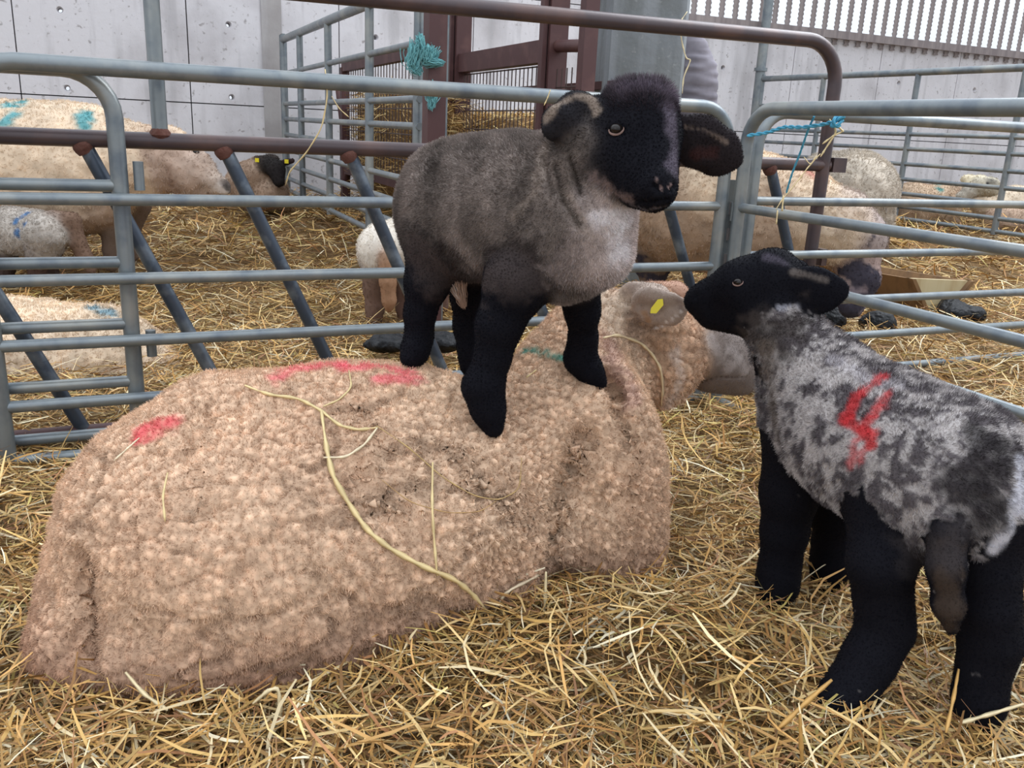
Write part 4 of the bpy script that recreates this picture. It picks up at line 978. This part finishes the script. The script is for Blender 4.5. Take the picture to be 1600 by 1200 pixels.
# wooden trough: trapezoid ends, long sloping sides
def trough():
    a = P(1469, 437, 4.45); ax_ = np.array([1, .03, 0]); ax_ /= np.linalg.norm(ax_); back = np.array([-.62, .78, 0]); back /= np.linalg.norm(back); z1 = a[2]; z0 = z1-.17; L = 1.15
    e = empty('trough', (a[0], a[1], z0), 'wooden feed trough with slanting sides on the straw at right', 'trough')
    tw, bw, th = .165, .06, .011
    def Z(u, z, l): return np.array([a[0], a[1], 0])+ax_*u+back*l+np.array([0, 0, z])
    for l in (0, L):
        mb = MB(); V = [Z(-tw, z1, l), Z(tw, z1, l), Z(bw, z0, l), Z(-bw, z0, l), Z(-tw, z1, l+.022), Z(tw, z1, l+.022), Z(bw, z0, l+.022), Z(-bw, z0, l+.022)]
        mb.add(V, [(0, 3, 2, 1), (4, 5, 6, 7), (0, 1, 5, 4), (1, 2, 6, 5), (2, 3, 7, 6), (3, 0, 4, 7)]).build('end_board', M['pale'], e, smooth=False)
    for sg in (-1, 1):
        V = [Z(sg*tw, z1, -.02), Z(sg*bw, z0, -.02), Z(sg*(bw-.02), z0, -.02), Z(sg*(tw-.02), z1, -.02)]; V += [v+back*(L+.06) for v in V]
        MB().add(V, [(0, 1, 2, 3), (7, 6, 5, 4), (0, 4, 5, 1), (1, 5, 6, 2), (2, 6, 7, 3), (3, 7, 4, 0)]).build('side_board', M['brownwood'], e, smooth=False)
    V = [Z(-bw, z0, 0), Z(bw, z0, 0), Z(bw, z0, L), Z(-bw, z0, L)]; V += [v+np.array([0, 0, .018]) for v in V]
    MB().add(V, [(3, 2, 1, 0), (4, 5, 6, 7), (0, 1, 5, 4), (1, 2, 6, 5), (2, 3, 7, 6), (3, 0, 4, 7)]).build('bottom_board', M['brownwood'], e, smooth=False)
trough()

# grey cloth hung on the column's far corner
pts = [((1068, 40), 10), ((1078, 75), 20), ((1084, 110), 30), ((1082, 140), 34), ((1084, 170), 32), ((1076, 200), 24)]
V, Q = body_mesh(chain([J(x, y, 5.1, r) for (x, y), r in pts], .03, fl=((0, 1, 0), .5)), .011)
V = V + normals(V, Q)*((fbm(V*np.array([.4, .4, 2.2]), 9, 3)-.5)*.05)[:, None]
o = mesh_obj('hanging_sack', V, Q, M['sack'], origin=(V[:, 0].mean(), V[:, 1].mean(), V[:, 2].min())); tag(o, 'crumpled grey cloth hanging beside the column', 'sack')

# ropes and twine
def rope(name, px, label, r, mt, cat='rope', Yf=None, twist=True):
    pts = [P(x, y, Y) for x, y, Y in px]; m = MB(); k = 40; c = np.array(pts); tt = np.linspace(0, len(c)-1, k)
    sm = np.stack([np.interp(tt, np.arange(len(c)), c[:, i]) for i in range(3)], -1)
    for _ in range(3): sm[1:-1] = .5*sm[1:-1]+.25*(sm[:-2]+sm[2:])
    if twist:
        for ph in (0, math.pi):
            q = [sm[i]+r*.55*np.array([math.cos(i*1.1+ph)*.5, math.cos(i*1.1+ph)*.5, math.sin(i*1.1+ph)]) for i in range(k)]; m.tube(q, r*.62, 6)
    else: m.tube(list(sm), r, 6)
    o = m.build(name, M[mt], origin=sm[0]); tag(o, label, cat); return o
ro = rope('twine', [(1168, 212, 2.80), (1200, 207, 2.75), (1225, 198, 2.7), (1255, 199, 2.66), (1290, 194, 2.62), (1312, 186, 2.6)], 'blue twine strung along under the top rails of the right hurdles', .0055, 'rope')
rope('twine', [(1272, 182, 2.64), (1262, 205, 2.7), (1250, 240, 2.76), (1238, 270, 2.8), (1229, 300, 2.84)], 'blue twine hanging down past the small pink ear', .0045, 'rope')
kn = MB(); c = P(1309, 190, 2.6)
for k in range(3): kn.tube([c+.014*np.array([math.cos(t+k), .6*math.sin(t*1.3), math.sin(t+k*2)]) for t in np.linspace(0, 5.5, 16)], .0045, 6)
kn.build('knot', M['rope'], ro)
tw_ = empty('frayed_twine', lift(ap, .9), 'bunch of frayed teal twine tied round the slim brown post', 'twine')
def tw(pts, r, n, seed, nm='frayed_end'):
    Yp = float(ap[1])-.06
    o = tuft(tw_, pts, [Yp]*len(pts), r, n, (.17, .40, .42), seed, nm, .0018); o['kind'] = 'stuff'
tw([(650, 75), (645, 100), (655, 112)], .032, 260, 1); tw([(672, 80), (668, 95), (690, 98)], .028, 260, 2); tw([(672, 138), (676, 152), (674, 168)], .024, 240, 3, 'frayed_end'); tw([(655, 60), (662, 85)], .018, 120, 4)

def stalk(name, px, label, wd, on=None, Y=None, tone=(.70, .55, .28), cat='straw stalk', group=None, lift_=.006, sub=5):
    c = []
    for (x0, y0), (x1, y1) in zip(px[:-1], px[1:]):
        for t in np.linspace(0, 1, sub, endpoint=False): c.append((x0+(x1-x0)*t, y0+(y1-y0)*t))
    c.append(px[-1]); pts = []
    for i, (x, y) in enumerate(c):
        if on is not None:
            q = hit(on, x, y)
            if q is None: continue
            d = ray(x, y); q = q-d/np.linalg.norm(d)*(lift_+.004)
        else:
            q = P(x, y, Y if not hasattr(Y, '__len__') else np.interp(i/(len(c)-1), np.linspace(0, 1, len(Y)), Y))
        pts.append(q)
    if len(pts) < 2: return
    pts = np.array(pts)
    for _ in range(2): pts[1:-1] = .5*pts[1:-1]+.25*(pts[:-2]+pts[2:])
    n = len(pts); V = []; 
    for i in range(n):
        t = pts[min(i+1, n-1)]-pts[max(i-1, 0)]; t /= np.linalg.norm(t); vd_ = pts[i]-CAMP; vd_ /= np.linalg.norm(vd_); s_ = np.cross(t, vd_); s_ /= np.linalg.norm(s_)
        w2 = wd*.5*(1 if .1 < i/n < .9 else .6)*(1+.25*math.sin(i*1.7)); V += [pts[i]-s_*w2, pts[i]-vd_*w2*.5, pts[i]+s_*w2, pts[i]+vd_*w2*.5]
    Fc = [(i*4+k, i*4+(k+1) % 4, i*4+4+(k+1) % 4, i*4+4+k) for i in range(n-1) for k in range(4)] + [(3, 2, 1, 0), tuple(4*(n-1)+k for k in range(4))]
    C = np.tile(np.array(tone), (len(V), 1))*np.repeat(np.random.default_rng(len(V)).uniform(.85, 1.1, n), 4)[:, None]
    o = mesh_obj(name, V, Fc, M['straw'], origin=tuple(pts[0]), cols=C); tag(o, label, cat, group); return o
B_ = EWE_BVH
stalk('straw_stalk', [(382, 602), (420, 617), (465, 622), (500, 640), (530, 665), (560, 672), (590, 668)], 'bent straw stalk lying across the top of the ewe\'s flank', .0055, B_)
stalk('straw_stalk', [(502, 640), (510, 700), (520, 745), (550, 795), (575, 830), (610, 858), (660, 885), (710, 905), (735, 925), (768, 962)], 'longest straw stalk curving down the ewe\'s side to her belly', .0085, B_)
stalk('straw_stalk', [(768, 962), (790, 925), (830, 905), (850, 893)], 'kinked pale straw blade at the belly end of the long stalk', .006, B_, tone=(.72, .60, .42))
stalk('straw_stalk', [(545, 578), (550, 605), (530, 625), (505, 635)], 'short forked straw pointing up beside the red mark', .0035, B_)
stalk('straw_stalk', [(505, 715), (540, 715), (570, 695), (590, 668)], 'thin straw forming a loop in the middle of the ewe\'s flank', .0045, B_, tone=(.74, .62, .42))
stalk('straw_stalk', [(588, 665), (640, 700), (690, 745), (740, 775), (780, 782), (812, 765), (815, 715)], 'fine wavy straw running below the black hoof', .0022, B_, tone=(.48, .33, .14))
stalk('straw_stalk', [(597, 750), (640, 785), (700, 802), (750, 800), (775, 783)], 'fine curled straw under the wavy one on the ewe\'s flank', .0018, B_, tone=(.45, .28, .12))
stalk('straw_stalk', [(676, 722), (675, 790), (678, 840), (683, 900)], 'upright yellow straw on the right of the ewe\'s flank', .0045, B_)
stalk('straw_stalk', [(262, 738), (254, 775), (258, 815)], 'short curved straw on the ewe\'s haunch', .0035, B_)
stalk('straw_stalk', [(218, 684), (200, 700), (178, 720)], 'small pale straw just below the left red mark', .0030, B_, tone=(.74, .64, .45))
stalk('straw_stalk', [(942, 528), (965, 523), (1000, 535), (1018, 552), (1032, 575), (1036, 605), (1033, 635)], 'pale straw blade curling round the ewe\'s neck', .0065, B_, tone=(.78, .62, .38))
stalk('straw_stalk', [(822, 590), (838, 578)], 'tiny pale straw behind the ewe\'s shoulder', .003, B_)
stalk('straw_stalk', [(508, 108), (512, 150), (503, 200), (478, 240), (452, 268), (446, 290)], 'long yellow straw dangling from the top rail of the long hurdle', .0038, None, Y=(2.35, 2.35, 2.4))
stalk('straw_stalk', [(518, 150), (530, 170), (545, 183)], 'thin straw hanging just right of the dangling one', .003, None, Y=2.42)
stalk('straw_stalk', [(860, 140), (856, 152), (850, 165)], 'short straw stuck under the top rail above the lamb\'s ear', .003, None, Y=2.52)
stalk('straw_stalk', [(1074, 18), (1064, 32), (1064, 60), (1072, 92), (1080, 93), (1068, 120), (1066, 146)], 'crooked straw hanging from the brown top rail beside the column', .0042, None, Y=3.0, tone=(.8, .68, .42))
WISP = ('pale straw bow at the knot end of the blue twine', 'straw blade hanging straight down from the blue knot', 'straw blade pointing down-left from the blue knot', 'long thin straw trailing from the knot past the small pink ear', 'tiny forked straw on the brown middle rail', 'short straw tuft hanging in front of the right slanting bar', 'lowest short straw hanging below the galvanised rail at the slanting bar')
for i, (pp_, wd_) in enumerate((([(1300, 188), (1312, 200), (1318, 206)], .006), ([(1296, 186), (1308, 205), (1290, 232), (1282, 245)], .005), ([(1318, 205), (1302, 212), (1285, 225)], .005), ([(1282, 240), (1262, 262), (1245, 285), (1222, 312), (1212, 328)], .0035), ([(1256, 245), (1266, 258), (1276, 243)], .003), ([(1224, 305), (1222, 330)], .005), ([(1215, 328), (1213, 350)], .004))):
    stalk('straw_wisp', pp_, WISP[i], wd_, None, Y=2.62, tone=(.75, .60, .33), group='wisps of straw caught on the blue twine', cat='straw')
for i, (pp_, Y_, wd_, lb) in enumerate((
    ([(853, 893), (852, 935), (848, 975)], 1.36, .006, 'pale straw standing upright against the ewe\'s belly'),
    ([(1300, 1062), (1262, 1095), (1215, 1140)], (1.1, 1.06), .007, 'broad brown straw blade in front of the speckled lamb\'s hind hoof'),
    ([(1250, 1115), (1252, 1170), (1254, 1198)], 1.02, .006, 'pale straw below the broad brown blade'),
    ([(1498, 1045), (1490, 1090), (1478, 1145)], (1.13, 1.04), .005, 'orange-brown straw rising between the lamb\'s hind hooves'),
    ([(1600, 1100), (1540, 1118), (1500, 1130)], (1.12, 1.10), .006, 'dull straw lying over the lamb\'s right hind hoof'),
    ([(395, 1100), (420, 1078), (436, 1075), (440, 1140)], 1.08, .006, 'folded straw leaning on the front of the ewe'),
    ([(196, 1050), (225, 1085), (262, 1110)], (1.10, 1.06), .006, 'straw blade under the left end of the ewe'),
    ([(890, 945), (905, 975), (960, 1005)], (1.38, 1.32), .007, 'thick pale straw looping by the ewe\'s chest'))):
    stalk('straw_stalk', pp_, lb, wd_, None, Y=Y_, tone=(.55, .32, .10) if 'brown' in lb else (.74, .62, .38))

# ------------------------------------------------------------ loose straw over the whole bed
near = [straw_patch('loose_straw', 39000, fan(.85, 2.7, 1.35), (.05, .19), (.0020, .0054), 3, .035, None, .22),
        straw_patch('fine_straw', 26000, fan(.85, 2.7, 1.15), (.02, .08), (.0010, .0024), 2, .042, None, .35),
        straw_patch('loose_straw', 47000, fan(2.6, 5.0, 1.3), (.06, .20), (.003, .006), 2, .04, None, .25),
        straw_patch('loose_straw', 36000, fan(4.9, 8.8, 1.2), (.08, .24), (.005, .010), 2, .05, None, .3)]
for o_, lb in zip(near, ('long loose straw of the near bedding in front of the hurdles', 'short fine chaff among the near bedding', 'loose straw bedding just beyond the hurdles', 'loose straw bedding in the far pens up to the wall')):
    tag(o_, lb, 'straw', kind='stuff')
